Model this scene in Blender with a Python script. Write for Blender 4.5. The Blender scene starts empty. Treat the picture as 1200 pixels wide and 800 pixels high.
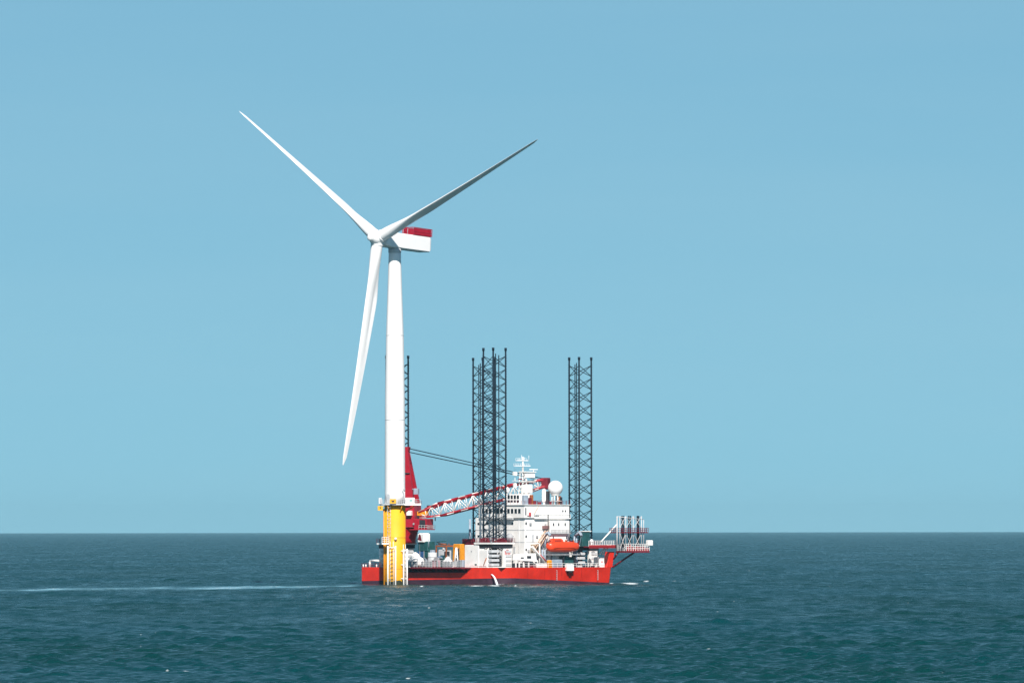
import bpy, math, random
import numpy as np
from mathutils import Vector, Matrix
R = math.radians
random.seed(7)
SC = bpy.context.scene
COL = SC.collection

# ------------------------------------------------------------------ camera
CAM_H = 14.74
F = 10950.0                       # focal length in pixels of a 1200 px wide frame
cam_d = bpy.data.cameras.new('camera')
cam = bpy.data.objects.new('camera', cam_d); COL.objects.link(cam)
cam_d.sensor_width = 36.0
cam_d.lens = 36.0 * F / 1200.0
cam_d.clip_start = 1.0
cam_d.clip_end = 300000.0
PITCH = math.atan((621.0 - 400.0) / F)
cam.location = (0, 0, CAM_H)
cam.matrix_world = (Matrix.Translation((0, 0, CAM_H)) @ Matrix.Rotation(math.pi / 2 + PITCH, 4, 'X')
                    @ Matrix.Rotation(R(-0.07), 4, 'Z'))
SC.camera = cam

# ------------------------------------------------------------------ sky and sun
SUN_EL, SUN_AZ = R(42), R(176)    # azimuth clockwise from +Y: behind the camera, a little to its right
world = bpy.data.worlds.new('World'); SC.world = world
world.use_nodes = True
wn, wl = world.node_tree.nodes, world.node_tree.links
bg = wn['Background']
sky = wn.new('ShaderNodeTexSky'); sky.sky_type = 'NISHITA'
sky.sun_disc = False
sky.sun_elevation = SUN_EL; sky.sun_rotation = SUN_AZ
sky.altitude = 0; sky.air_density = 1.0; sky.dust_density = 0.3; sky.ozone_density = 2.5
tc = wn.new('ShaderNodeTexCoord')
sep = wn.new('ShaderNodeSeparateXYZ'); wl.new(tc.outputs['Generated'], sep.inputs[0])
ab = wn.new('ShaderNodeMath'); ab.operation = 'MAXIMUM'; ab.inputs[1].default_value = 0.0
wl.new(sep.outputs['Z'], ab.inputs[0])
ma = wn.new('ShaderNodeMath'); ma.operation = 'MULTIPLY_ADD'
ma.inputs[1].default_value = 0.88; ma.inputs[2].default_value = 0.138
wl.new(ab.outputs[0], ma.inputs[0])
cmb = wn.new('ShaderNodeCombineXYZ')
wl.new(sep.outputs['X'], cmb.inputs[0]); wl.new(sep.outputs['Y'], cmb.inputs[1]); wl.new(ma.outputs[0], cmb.inputs[2])
nrm = wn.new('ShaderNodeVectorMath'); nrm.operation = 'NORMALIZE'; wl.new(cmb.outputs[0], nrm.inputs[0])
wl.new(nrm.outputs[0], sky.inputs['Vector'])
tint = wn.new('ShaderNodeMix'); tint.data_type = 'RGBA'; tint.blend_type = 'MULTIPLY'
tint.inputs[0].default_value = 1.0
wl.new(sky.outputs[0], tint.inputs[6]); tint.inputs[7].default_value = (0.69, 0.965, 0.91, 1)
cm = wn.new('ShaderNodeMapping'); cm.inputs['Scale'].default_value = (9, 9, 70); wl.new(tc.outputs['Generated'], cm.inputs['Vector'])
cn = wn.new('ShaderNodeTexNoise'); cn.inputs['Scale'].default_value = 1; cn.inputs['Detail'].default_value = 4; wl.new(cm.outputs[0], cn.inputs['Vector'])
cr_ = wn.new('ShaderNodeMapRange'); cr_.inputs[1].default_value = 0.4; cr_.inputs[2].default_value = 0.75; cr_.inputs[3].default_value = 0.0; cr_.inputs[4].default_value = 0.09; wl.new(cn.outputs[0], cr_.inputs[0])
veil = wn.new('ShaderNodeMix'); veil.data_type = 'RGBA'; wl.new(cr_.outputs[0], veil.inputs[0]); wl.new(tint.outputs[2], veil.inputs[6]); veil.inputs[7].default_value = (4.6, 6.6, 7.4, 1)
wl.new(veil.outputs[2], bg.inputs['Color'])
bg.inputs['Strength'].default_value = 0.068

sun_d = bpy.data.lights.new('sun', 'SUN'); sun_d.energy = 4.8; sun_d.angle = R(0.5); sun_d.color = (1.0, 0.925, 0.85)
sun = bpy.data.objects.new('sun', sun_d); COL.objects.link(sun)
sdir = Vector((math.sin(SUN_AZ) * math.cos(SUN_EL), math.cos(SUN_AZ) * math.cos(SUN_EL), math.sin(SUN_EL)))
sun.rotation_euler = (-sdir).to_track_quat('-Z', 'Y').to_euler()
sun.location = (60, 2300, 200)

vs = SC.view_settings
vs.view_transform = 'Standard'; vs.look = 'None'; vs.exposure = 0.6; vs.gamma = 1.0
vs.use_curve_mapping = False

# ------------------------------------------------------------------ materials
MATS = {}
def paint(name, col, rough=0.45, var=0.12, scale=0.35, rust=0.0, metallic=0.0, rustcol=(0.16, 0.06, 0.03), streak=3.0):
    """Painted metal: tone varies in soft patches, with rust streaks running down."""
    if name in MATS: return MATS[name]
    m = bpy.data.materials.new(name); m.use_nodes = True
    n, l = m.node_tree.nodes, m.node_tree.links
    b = n['Principled BSDF']
    t = n.new('ShaderNodeTexCoord')
    ns = n.new('ShaderNodeTexNoise'); ns.inputs['Scale'].default_value = scale; ns.inputs['Detail'].default_value = 6
    l.new(t.outputs['Object'], ns.inputs['Vector'])
    mr = n.new('ShaderNodeMapRange'); mr.inputs[1].default_value = 0.3; mr.inputs[2].default_value = 0.7
    mr.inputs[3].default_value = 1 - var; mr.inputs[4].default_value = 1 + var * 0.6
    l.new(ns.outputs[0], mr.inputs[0])
    mx = n.new('ShaderNodeMix'); mx.data_type = 'RGBA'; mx.blend_type = 'MULTIPLY'; mx.inputs[0].default_value = 1
    mx.inputs[6].default_value = (*col, 1); l.new(mr.outputs[0], mx.inputs[7])
    out = mx.outputs[2]
    if rust > 0:
        mp = n.new('ShaderNodeMapping'); mp.inputs['Scale'].default_value = (1.6, 1.6, 1.6 / streak / 2)
        l.new(t.outputs['Object'], mp.inputs['Vector'])
        n2 = n.new('ShaderNodeTexNoise'); n2.inputs['Scale'].default_value = 1.0; n2.inputs['Detail'].default_value = 8
        n2.inputs['Roughness'].default_value = 0.7
        l.new(mp.outputs[0], n2.inputs['Vector'])
        r2 = n.new('ShaderNodeMapRange'); r2.inputs[1].default_value = 0.58; r2.inputs[2].default_value = 0.72
        r2.inputs[3].default_value = 0; r2.inputs[4].default_value = rust
        l.new(n2.outputs[0], r2.inputs[0])
        m2 = n.new('ShaderNodeMix'); m2.data_type = 'RGBA'
        l.new(r2.outputs[0], m2.inputs[0]); l.new(out, m2.inputs[6]); m2.inputs[7].default_value = (*rustcol, 1)
        out = m2.outputs[2]
    l.new(out, b.inputs['Base Color'])
    b.inputs['Roughness'].default_value = rough
    b.inputs['Metallic'].default_value = metallic
    MATS[name] = m
    return m

WHITE = paint('white_paint', (0.78, 0.77, 0.75), 0.4, 0.08, 0.5, rust=0.28, rustcol=(0.42, 0.3, 0.22))
WHITE_CLEAN = paint('white_gelcoat', (0.80, 0.80, 0.80), 0.35, 0.03, 0.2)
TOWERW = paint('tower_white', (0.80, 0.79, 0.78), 0.35, 0.03, 0.08)
GREYW = paint('light_grey_paint', (0.5, 0.52, 0.54), 0.5, 0.15, 0.8, rust=0.2)
RED = paint('hull_red', (0.7, 0.027, 0.012), 0.42, 0.22, 0.3, rust=0.55, rustcol=(0.22, 0.03, 0.02), streak=2.0)
CRIMSON = paint('crane_crimson', (0.34, 0.005, 0.018), 0.4, 0.15, 0.4)
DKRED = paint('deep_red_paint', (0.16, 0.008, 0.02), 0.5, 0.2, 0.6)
ORANGE = paint('lifeboat_orange', (0.72, 0.055, 0.012), 0.35, 0.1, 0.8)
YELLOW = paint('foundation_yellow', (0.76, 0.37, 0.004), 0.65, 0.1, 0.25, rust=0.25, rustcol=(0.4, 0.2, 0.02))
AMBER = paint('amber_paint', (0.66, 0.26, 0.01), 0.5, 0.12, 0.8)
NAVY = paint('leg_dark_steel', (0.004, 0.015, 0.028), 0.65, 0.4, 0.5)
NAVY.node_tree.nodes['Principled BSDF'].inputs['Specular IOR Level'].default_value = 0.2
DARK = paint('dark_steel', (0.02, 0.022, 0.03), 0.55, 0.3, 0.9)
BLUEGREY = paint('blue_grey_steel', (0.27, 0.33, 0.4), 0.5, 0.2, 0.9)
TEAL = paint('green_machinery', (0.015, 0.08, 0.085), 0.5, 0.3, 0.9)
BLUE = paint('blue_machinery', (0.03, 0.1, 0.25), 0.5, 0.3, 0.9)
BROWN = paint('brown_frame', (0.3, 0.08, 0.02), 0.6, 0.25, 1.0)
GREYM = paint('mid_grey_steel', (0.3, 0.31, 0.33), 0.6, 0.25, 1.0)
BEIGE = paint('beige_gangway', (0.62, 0.42, 0.3), 0.6, 0.2, 1.0)
GREYDECK = paint('deck_green_grey', (0.1, 0.13, 0.13), 0.8, 0.3, 0.5)
BOOT = paint('boot_top', (0.05, 0.02, 0.038), 0.6, 0.4, 0.5, rust=0.7, rustcol=(0.13, 0.1, 0.1), streak=0.25)
GLASS = paint('dark_window_glass', (0.012, 0.016, 0.022), 0.1, 0.1, 1.0)
EMBLEM = paint('emblem_red', (0.5, 0.04, 0.05), 0.5, 0.1, 1.0)

# ------------------------------------------------------------------ mesh helpers
class MB:
    def __init__(s): s.v = []; s.f = []; s.smooth = []; s.mi = []; s.cur = 0
    def use(s, i): s.cur = i; return s
    def add(s, vs, fs, smooth=False):
        o = len(s.v); s.v += [tuple(v) for v in vs]
        for f in fs: s.f.append([o + i for i in f]); s.smooth.append(smooth); s.mi.append(s.cur)
        return s
    def box(s, x0, x1, y0, y1, z0, z1):
        v = [(x0, y0, z0), (x1, y0, z0), (x1, y1, z0), (x0, y1, z0), (x0, y0, z1), (x1, y0, z1), (x1, y1, z1), (x0, y1, z1)]
        return s.add(v, [(3, 2, 1, 0), (4, 5, 6, 7), (0, 1, 5, 4), (1, 2, 6, 5), (2, 3, 7, 6), (3, 0, 4, 7)])
    def bbox(s, x0, x1, y0, y1, z0, z1, b=0.08):
        """box with chamfered vertical and top edges"""
        ring = lambda i: [(x0 + i + b, y0 + i), (x1 - i - b, y0 + i), (x1 - i, y0 + i + b), (x1 - i, y1 - i - b), (x1 - i - b, y1 - i), (x0 + i + b, y1 - i), (x0 + i, y1 - i - b), (x0 + i, y0 + i + b)]
        v = [(x, y, z0) for x, y in ring(0)] + [(x, y, z1 - b) for x, y in ring(0)] + [(x, y, z1) for x, y in ring(b)]
        fs = [list(range(7, -1, -1)), list(range(16, 24))]
        for k in (0, 8):
            fs += [(k + i, k + (i + 1) % 8, k + 8 + (i + 1) % 8, k + 8 + i) for i in range(8)]
        return s.add(v, fs)
    def bar(s, a, b, r, r2=None, n=6, smooth=True):
        a, b = Vector(a), Vector(b); r2 = r if r2 is None else r2
        d = (b - a)
        if d.length < 1e-6: return s
        d.normalize()
        u = d.orthogonal().normalized(); w = d.cross(u)
        v = []
        for p, q in ((a, r), (b, r2)):
            for i in range(n):
                t = 2 * math.pi * i / n
                v.append(p + (u * math.cos(t) + w * math.sin(t)) * q)
        fs = [(i, (i + 1) % n, n + (i + 1) % n, n + i) for i in range(n)]
        s.add(v, fs, smooth and n > 4)
        s.add(v, [list(range(n - 1, -1, -1)), list(range(n, 2 * n))])
        return s
    def tube(s, pts, r, n=6):
        for a, b in zip(pts, pts[1:]): s.bar(a, b, r, n=n)
        return s
    def lathe(s, prof, n=32, c=(0, 0, 0), cap=True, M=None):
        v = []
        for r, z in prof:
            for i in range(n):
                t = 2 * math.pi * i / n
                p = Vector((r * math.cos(t), r * math.sin(t), z))
                if M is not None: p = M @ p
                v.append(p + Vector(c))
        fs = []
        for k in range(len(prof) - 1):
            fs += [(k * n + i, k * n + (i + 1) % n, (k + 1) * n + (i + 1) % n, (k + 1) * n + i) for i in range(n)]
        s.add(v, fs, True)
        if cap:
            s.add(v, [list(range(n - 1, -1, -1)), [(len(prof) - 1) * n + i for i in range(n)]])
        return s
    def sphere(s, c, r, n=20, m=12, sz=1.0):
        return s.lathe([(max(r * math.sin(math.pi * k / m), 1e-3), -r * sz * math.cos(math.pi * k / m)) for k in range(m + 1)], n, c, cap=False)
    def loft(s, rings, cap=True, smooth=False):
        n = len(rings[0]); v = [p for r in rings for p in r]
        fs = []
        for k in range(len(rings) - 1):
            fs += [(k * n + i, k * n + (i + 1) % n, (k + 1) * n + (i + 1) % n, (k + 1) * n + i) for i in range(n)]
        s.add(v, fs, smooth)
        if cap: s.add(v, [list(range(n - 1, -1, -1)), [(len(rings) - 1) * n + i for i in range(n)]])
        return s
    def rail(s, pts, h=1.1, step=1.6, r=0.05, rows=2, closed=False):
        """railing with posts and rows of rails along a polyline at floor level"""
        if closed: pts = list(pts) + [pts[0]]
        for a, b in zip(pts, pts[1:]):
            a, b = Vector(a), Vector(b); L = (b - a).length; k = max(1, round(L / step))
            for i in range(k + 1):
                p = a.lerp(b, i / k); s.bar(p, p + Vector((0, 0, h)), r, n=4)
            for j in range(rows):
                z = Vector((0, 0, h * (j + 1) / rows)); s.bar(a + z, b + z, r, n=4)
        return s
    def build(s, name, mat, parent=None, loc=(0, 0, 0), fix=True):
        me = bpy.data.meshes.new(name)
        me.from_pydata(s.v, [], s.f); me.update()
        if fix:
            import bmesh
            bm = bmesh.new(); bm.from_mesh(me)
            for f, sm, q in zip(bm.faces, s.smooth, s.mi): f.smooth = sm; f.material_index = q
            bmesh.ops.remove_doubles(bm, verts=bm.verts, dist=1e-5)
            bmesh.ops.recalc_face_normals(bm, faces=bm.faces)
            bm.to_mesh(me); bm.free()
        for q in (mat if isinstance(mat, (list, tuple)) else [mat]):
            if q is not None: me.materials.append(q)
        o = bpy.data.objects.new(name, me); COL.objects.link(o)
        o.location = loc
        if parent is not None: o.parent = parent
        return o

def tag(o, label=None, cat=None, group=None, kind=None):
    if label: o['label'] = label
    if cat: o['category'] = cat
    if group: o['group'] = group
    if kind: o['kind'] = kind
    return o
def empty(name, loc=(0, 0, 0), rz=0.0):
    o = bpy.data.objects.new(name, None); COL.objects.link(o)
    o.location = loc; o.rotation_euler = (0, 0, rz); o.empty_display_size = 1
    return o
def children(o): return [c for c in list(COL.objects) if c.parent == o]
def copy_tree(o, parent=None):
    c = o.copy(); COL.objects.link(c)
    if parent is not None: c.parent = parent
    for ch in children(o): copy_tree(ch, c)
    return c
def smooth_by_angle(o, deg=35):
    me = o.data
    for p in me.polygons: p.use_smooth = True
    me.set_sharp_from_angle(angle=R(deg))

# ------------------------------------------------------------------ where things stand
# ship frame: x forward to the bow, y to port, z up; origin at the near (bow, starboard) hull corner on the water
SHIP = Vector((-2.74, 2500.0, 0.0)); SHIP_RZ = R(-50)
CS, SN = math.cos(SHIP_RZ), math.sin(SHIP_RZ)
def wxy(x, y): return SHIP.x + CS * x - SN * y, SHIP.y + SN * x + CS * y
def hor(px): return 621.75 - 0.00125 * px
def lx(px, y):      # ship x of the point with ship y that stands px across the view
    k = (px - 600) / F
    return (k * (SHIP.y + CS * y) - (SHIP.x - SN * y)) / (CS - k * SN)
def ly(px, x):
    k = (px - 600) / F
    return (k * (SHIP.y + SN * x) - (SHIP.x + CS * x)) / (-SN - k * CS)
def zz(py, x, y, px=580):
    return CAM_H + (hor(px) - py) / F * wxy(x, y)[1]
def loc(x, y, z=0): X, Y = wxy(x, y); return (X, Y, z)

# ================================================================== SEA
XL_ = lx(420.6, 0)
def make_sea():
    rng = np.random.default_rng(11)
    # rows by distance
    rows = [20.0, 120.0, 400.0, 700.0]
    d = 800.0
    while d < 1500: rows.append(d); d *= 1.00045
    while d < 6000: rows.append(d); d *= 1.0007
    while d < 14000: rows.append(d); d *= 1.0014
    rows += [14000, 17000, 22000, 30000, 40000, 60000]
    rows = np.array(rows)
    ang_in = np.linspace(-0.066, 0.066, 660)
    ang_out = np.array([-11.0, -2.5, -1.0, -0.5, -0.25, -0.14, -0.09])
    tx = np.concatenate([ang_out, ang_in, -ang_out[::-1]])
    # distance per row is measured along +Y
    Yg, Tg = np.meshgrid(rows, tx, indexing='ij')
    X = Yg * Tg; Y = Yg.copy()
    nr, nc = X.shape
    Z = np.zeros_like(X)
    rowstep = np.gradient(rows)[:, None]
    r0, r1 = 4, len(rows) - 6
    sl = slice(r0, r1)
    Xs, Ys = X[sl], Y[sl]; step = rowstep[sl]
    amp_fade = np.clip((Ys - 800) / 60, 0, 1) * np.clip((13900 - Ys) / 3000, 0, 1)
    side = np.clip((0.088 - np.abs(Tg[sl])) / 0.02, 0, 1)
    H = np.zeros_like(Xs); res2 = np.zeros(len(step)); tot2 = 0.0
    n = 130
    lam = np.concatenate([np.exp(rng.uniform(np.log(0.9), np.log(11.0), 100)), np.exp(rng.uniform(np.log(18.0), np.log(95.0), 30))])
    th = R(-112) + rng.normal(0, R(30), n)
    ph = rng.uniform(0, 2 * np.pi, n)
    for i in range(n):
        k = 2 * np.pi / lam[i]
        a = (0.037 * min(1.0, (2.6 / lam[i]) ** 0.72) if lam[i] < 17 else 0.003 * (18 / lam[i]) ** .35) / k
        w = np.clip((lam[i] / step - 2.2) / 1.6, 0, 1)
        tot2 += (a * k) ** 2; res2 += (a * k * w[:, 0]) ** 2
        if w.max() <= 0: continue
        on = np.nonzero(w[:, 0] > 0)[0]; m = on.max() + 1
        arg = k * (np.cos(th[i]) * Xs[:m] + np.sin(th[i]) * Ys[:m]) + ph[i]
        H[:m] += a * w[:m] * np.sin(arg)
    # sharpen crests a little; gusty patches
    patch = 1 + 0.16 * np.sin(Xs / 46 + 1.3 * np.sin(Ys / 160)) + 0.16 * np.sin(Ys / 130 + Xs / 95)
    s = H.std(); pass
    print('SEA rms', s)
    H = (H + 0.16 * (H * H / s - s)) * patch
    Z[sl] = H * amp_fade * side
    chop = np.ones_like(X); chop[sl] = (1 - res2 / tot2 * amp_fade[:, 0] * 1.0)[:, None]   # slope too fine for the mesh, given to the roughness
    # ---- foam amount per vertex
    foam = np.zeros_like(X)
    core = Z[sl]
    cand = rng.integers(0, core.size, 60000)
    ii, jj = np.unravel_index(cand, core.shape)
    sc = core[ii, jj] / s + 0.0 * ii
    good = np.nonzero((sc > 1.75) & (Ys[ii, jj] < 9000))[0]
    # even density over the picture: nearer rows are rarer in metres, so pick by row index
    pick = rng.choice(good, size=min(90, len(good)), replace=False)
    for p in pick:
        i, j = ii[p], jj[p]
        x0, y0 = Xs[i, j], Ys[i, j]
        wx = rng.uniform(0.15, 0.5) * (1 + (rng.random() < 0.12) * 1.0) * (y0 / 1600) ** .4; wy = rng.uniform(0.45, 0.8) * (y0 / 1000)
        st = rng.uniform(0.3, 0.62)
        a0, a1, b0, b1 = max(0, i - 14), i + 14, max(0, j - 24), j + 24
        q = ((Xs[a0:a1, b0:b1] - x0) / wx) ** 2 + ((Ys[a0:a1, b0:b1] - y0) / wy) ** 2
        foam[sl][a0:a1, b0:b1] = np.maximum(foam[sl][a0:a1, b0:b1], st * np.exp(-q))
    # foam along the hull, round the foundation and off the bow
    def blob(px, py, wpx, wpy, st):
        dd = F * CAM_H / (py - hor(px)); x0 = (px - 600) / F * dd
        wx = wpx / F * dd; wy = wpy / (py - hor(px)) * dd
        q = ((Xs - x0) / wx) ** 2 + ((Ys - dd) / wy) ** 2
        foam[sl] = np.maximum(foam[sl], st * np.exp(-q))
    blob(578, 686.2, 7, 0.5, 1.0); blob(560, 686.4, 9, 0.35, 0.9); blob(494, 686.9, 2.2, 0.5, 0.9); blob(604, 686.3, 2, 0.4, 0.8)
    blob(737, 683.6, 11, 0.8, 0.85); blob(757, 681.5, 4, 0.25, 0.6); blob(790, 680.6, 5, 0.3, 0.55); blob(845, 682.5, 4, 0.4, 0.65); blob(716, 683.5, 3, 0.5, 0.8)
    blob(462, 686.8, 12, 0.4, 0.4); blob(433, 687.5, 14, 0.3, 0.4)
    # lapping foam at the waterline of the hull and the foundation
    dx, dy = Xs - SHIP.x, Ys - SHIP.y
    a_, b_ = CS * dx + SN * dy, -SN * dx + CS * dy
    dist = np.hypot(np.maximum(0, np.maximum(XL_ - a_, a_ + 1.0)), np.maximum(0, np.maximum(-b_, b_ - 38.2)))
    lap = 0.5 * np.exp(-(dist / 1.3) ** 2) * (0.6 + 0.4 * np.sin(a_ * 1.3 + b_ * 0.9) * np.sin(a_ * .37 - b_ * .5))
    rt = np.hypot(Xs + 31.5, Ys - 2512.0)
    lap = np.maximum(lap, 0.5 * np.exp(-((rt - 3.0) / 1.2) ** 2))
    foam[sl] = np.maximum(foam[sl], lap)
    # the pale wake that runs off to the left
    wake = np.zeros_like(X)
    yl = 2456 + (X + 45) * (2456 - 2322) / (127.5 - 45)
    yl = yl + 9 * np.sin(X / 9.0) + 7 * np.sin(X / 3.7 + 1)
    wd = 40 + 10 * np.sin(X / 17.0)
    ends = np.clip((-40.2 - X) / 3, 0, 1)
    wake = np.exp(-((Y - yl) / wd) ** 2) * ends * np.clip(0.66 + 0.2 * np.sin(X / 6.3 + 0.5) + 0.16 * np.sin(X / 2.1 + np.sin(X / 5)) + .22 * np.sin(X / 3.3 + 2 * np.sin(X / 8)) * np.sin(X / 11) - .16 * np.sin(X / 29), .15, 1)
    me = bpy.data.meshes.new('sea')
    co = np.stack([X, Y, Z], -1).reshape(-1, 3).astype(np.float32)
    idx = np.arange(nr * nc).reshape(nr, nc)
    quads = np.stack([idx[:-1, :-1], idx[:-1, 1:], idx[1:, 1:], idx[1:, :-1]], -1).reshape(-1, 4).astype(np.int32)
    me.vertices.add(len(co)); me.vertices.foreach_set('co', co.ravel())
    me.loops.add(quads.size); me.loops.foreach_set('vertex_index', quads.ravel())
    me.polygons.add(len(quads)); me.polygons.foreach_set('loop_start', np.arange(0, quads.size, 4, dtype=np.int32))
    me.polygons.foreach_set('use_smooth', np.ones(len(quads), dtype=bool))
    me.update(calc_edges=True)
    at = me.attributes.new('foam', 'FLOAT', 'POINT'); at.data.foreach_set('value', foam.ravel().astype(np.float32))
    at = me.attributes.new('wake', 'FLOAT', 'POINT'); at.data.foreach_set('value', wake.ravel().astype(np.float32))
    at = me.attributes.new('chop', 'FLOAT', 'POINT'); at.data.foreach_set('value', np.clip(chop, 0, 1).ravel().astype(np.float32))
    o = bpy.data.objects.new('sea', me); COL.objects.link(o)
    tag(o, kind='structure')
    # ---- water
    m = bpy.data.materials.new('sea_water'); m.use_nodes = True
    nd, l = m.node_tree.nodes, m.node_tree.links
    b = nd['Principled BSDF']
    b.inputs['Base Color'].default_value = (0.006, 0.04, 0.05, 1)
    b.inputs['Roughness'].default_value = 0.13
    b.inputs['IOR'].default_value = 1.333; b.inputs['Specular IOR Level'].default_value = 0.27
    g = nd.new('ShaderNodeNewGeometry')
    ca = nd.new('ShaderNodeAttribute'); ca.attribute_name = 'chop'
    rg = nd.new('ShaderNodeMapRange'); rg.inputs[1].default_value = 0; rg.inputs[2].default_value = 1
    rg.inputs[3].default_value = 0.07; rg.inputs[4].default_value = 0.31
    l.new(ca.outputs['Fac'], rg.inputs[0])
    # wind ruffles the water unevenly: streaky patches of rougher and smoother surface
    def streaks(sx, sy, det):
        mp = nd.new('ShaderNodeMapping'); mp.inputs['Scale'].default_value = (sx, sy, 0.0); mp.inputs['Rotation'].default_value = (0, 0, R(4)); l.new(g.outputs['Position'], mp.inputs['Vector'])
        ns = nd.new('ShaderNodeTexNoise'); ns.inputs['Scale'].default_value = 1; ns.inputs['Detail'].default_value = det; ns.inputs['Roughness'].default_value = 0.75
        l.new(mp.outputs[0], ns.inputs['Vector']); return ns
    t1, t2 = streaks(0.34, 0.022, 6), streaks(0.035, 0.004, 4)
    tt = nd.new('ShaderNodeMath'); tt.operation = 'MULTIPLY_ADD'; tt.inputs[1].default_value = 0.5; l.new(t2.outputs[0], tt.inputs[0]); l.new(t1.outputs[0], tt.inputs[2])
    tm = nd.new('ShaderNodeMapRange'); tm.inputs[1].default_value = 0.5; tm.inputs[2].default_value = 1.0; tm.inputs[3].default_value = 0.28; tm.inputs[4].default_value = 1.75; l.new(tt.outputs[0], tm.inputs[0])
    rq = nd.new('ShaderNodeMath'); rq.operation = 'MULTIPLY'; l.new(rg.outputs[0], rq.inputs[0]); l.new(tm.outputs[0], rq.inputs[1])
    l.new(rq.outputs[0], b.inputs['Roughness'])
    # body colour drifts a little between greener and bluer water
    mp0 = nd.new('ShaderNodeMapping'); mp0.inputs['Scale'].default_value = (0.02, 0.004, 0.0); l.new(g.outputs['Position'], mp0.inputs['Vector'])
    n0 = nd.new('ShaderNodeTexNoise'); n0.inputs['Scale'].default_value = 1; n0.inputs['Detail'].default_value = 4; l.new(mp0.outputs[0], n0.inputs['Vector'])
    cr = nd.new('ShaderNodeMix'); cr.data_type = 'RGBA'
    rm = nd.new('ShaderNodeMapRange'); rm.inputs[1].default_value = 0.35; rm.inputs[2].default_value = 0.65; l.new(n0.outputs[0], rm.inputs[0])
    l.new(rm.outputs[0], cr.inputs[0]); cr.inputs[6].default_value = (0.001, 0.032, 0.032, 1); cr.inputs[7].default_value = (0.001, 0.038, 0.046, 1)
    wk = nd.new('ShaderNodeAttribute'); wk.attribute_name = 'wake'
    fm = nd.new('ShaderNodeAttribute'); fm.attribute_name = 'foam'
    # ripples
    def ripple(sx, sy, detail, dist, strength, prev=None):
        mp = nd.new('ShaderNodeMapping'); mp.inputs['Scale'].default_value = (sx, sy, 0.0); mp.inputs['Rotation'].default_value = (0, 0, R(18))
        l.new(g.outputs['Position'], mp.inputs['Vector'])
        ns = nd.new('ShaderNodeTexNoise'); ns.inputs['Scale'].default_value = 1; ns.inputs['Detail'].default_value = detail; ns.inputs['Roughness'].default_value = 0.6
        l.new(mp.outputs[0], ns.inputs['Vector'])
        bp = nd.new('ShaderNodeBump'); bp.inputs['Strength'].default_value = strength; bp.inputs['Distance'].default_value = dist
        l.new(ns.outputs[0], bp.inputs['Height'])
        if prev: l.new(prev.outputs[0], bp.inputs['Normal'])
        return bp, ns
    b1, s1 = ripple(1.3, 1.3, 5, 0.36, 1.0)
    b2, s2 = ripple(2.2, 2.8, 3, 0.10, 1.0, b1)
    l.new(b2.outputs[0], b.inputs['Normal'])
    # foam mask, broken up by noise
    mpf = nd.new('ShaderNodeMapping'); mpf.inputs['Scale'].default_value = (2.6, 0.6, 2.5); l.new(g.outputs['Position'], mpf.inputs['Vector'])
    nf = nd.new('ShaderNodeTexNoise'); nf.inputs['Scale'].default_value = 1; nf.inputs['Detail'].default_value = 5; nf.inputs['Roughness'].default_value = 0.7; l.new(mpf.outputs[0], nf.inputs['Vector'])
    ad = nd.new('ShaderNodeMath'); ad.operation = 'MULTIPLY_ADD'; ad.inputs[1].default_value = 1.2; ad.inputs[2].default_value = -0.62
    l.new(nf.outputs[0], ad.inputs[0])
    wf = nd.new('ShaderNodeMath'); wf.operation = 'MULTIPLY_ADD'; wf.inputs[1].default_value = 0.38; l.new(wk.outputs['Fac'], wf.inputs[0]); l.new(fm.outputs['Fac'], wf.inputs[2])
    sm = nd.new('ShaderNodeMath'); sm.operation = 'ADD'; l.new(ad.outputs[0], sm.inputs[0]); l.new(wf.outputs[0], sm.inputs[1])
    mk = nd.new('ShaderNodeMapRange'); mk.inputs[1].default_value = 0.3; mk.inputs[2].default_value = 0.7; l.new(sm.outputs[0], mk.inputs[0])
    # wake: thin aerated streaks
    mpw = nd.new('ShaderNodeMapping'); mpw.inputs['Scale'].default_value = (0.16, 0.05, 0.5); l.new(g.outputs['Position'], mpw.inputs['Vector'])
    nw = nd.new('ShaderNodeTexNoise'); nw.inputs['Scale'].default_value = 1; nw.inputs['Detail'].default_value = 6; nw.inputs['Roughness'].default_value = 0.65; l.new(mpw.outputs[0], nw.inputs['Vector'])
    mw = nd.new('ShaderNodeMapRange'); mw.inputs[1].default_value = 0.36; mw.inputs[2].default_value = 0.66; mw.inputs[3].default_value = 0.2; mw.inputs[4].default_value = 1; l.new(nw.outputs[0], mw.inputs[0])
    ww = nd.new('ShaderNodeMath'); ww.operation = 'MULTIPLY'; l.new(mw.outputs[0], ww.inputs[0]); l.new(wk.outputs['Fac'], ww.inputs[1])
    w2 = nd.new('ShaderNodeMath'); w2.operation = 'MULTIPLY'; l.new(ww.outputs[0], w2.inputs[0]); w2.inputs[1].default_value = 1.3; w2.use_clamp = True
    c2 = nd.new('ShaderNodeMix'); c2.data_type = 'RGBA'; l.new(w2.outputs[0], c2.inputs[0]); l.new(cr.outputs[2], c2.inputs[6]); c2.inputs[7].default_value = (0.24, 0.5, 0.62, 1)
    l.new(c2.outputs[2], b.inputs['Base Color'])
    fb = nd.new('ShaderNodeBsdfDiffuse'); fb.inputs['Color'].default_value = (0.62, 0.68, 0.7, 1)
    mxs = nd.new('ShaderNodeMixShader'); l.new(mk.outputs[0], mxs.inputs[0]); l.new(b.outputs[0], mxs.inputs[1]); l.new(fb.outputs[0], mxs.inputs[2])
    l.new(mxs.outputs[0], nd['Material Output'].inputs['Surface'])
    me.materials.append(m)
    return o
make_sea()

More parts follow.
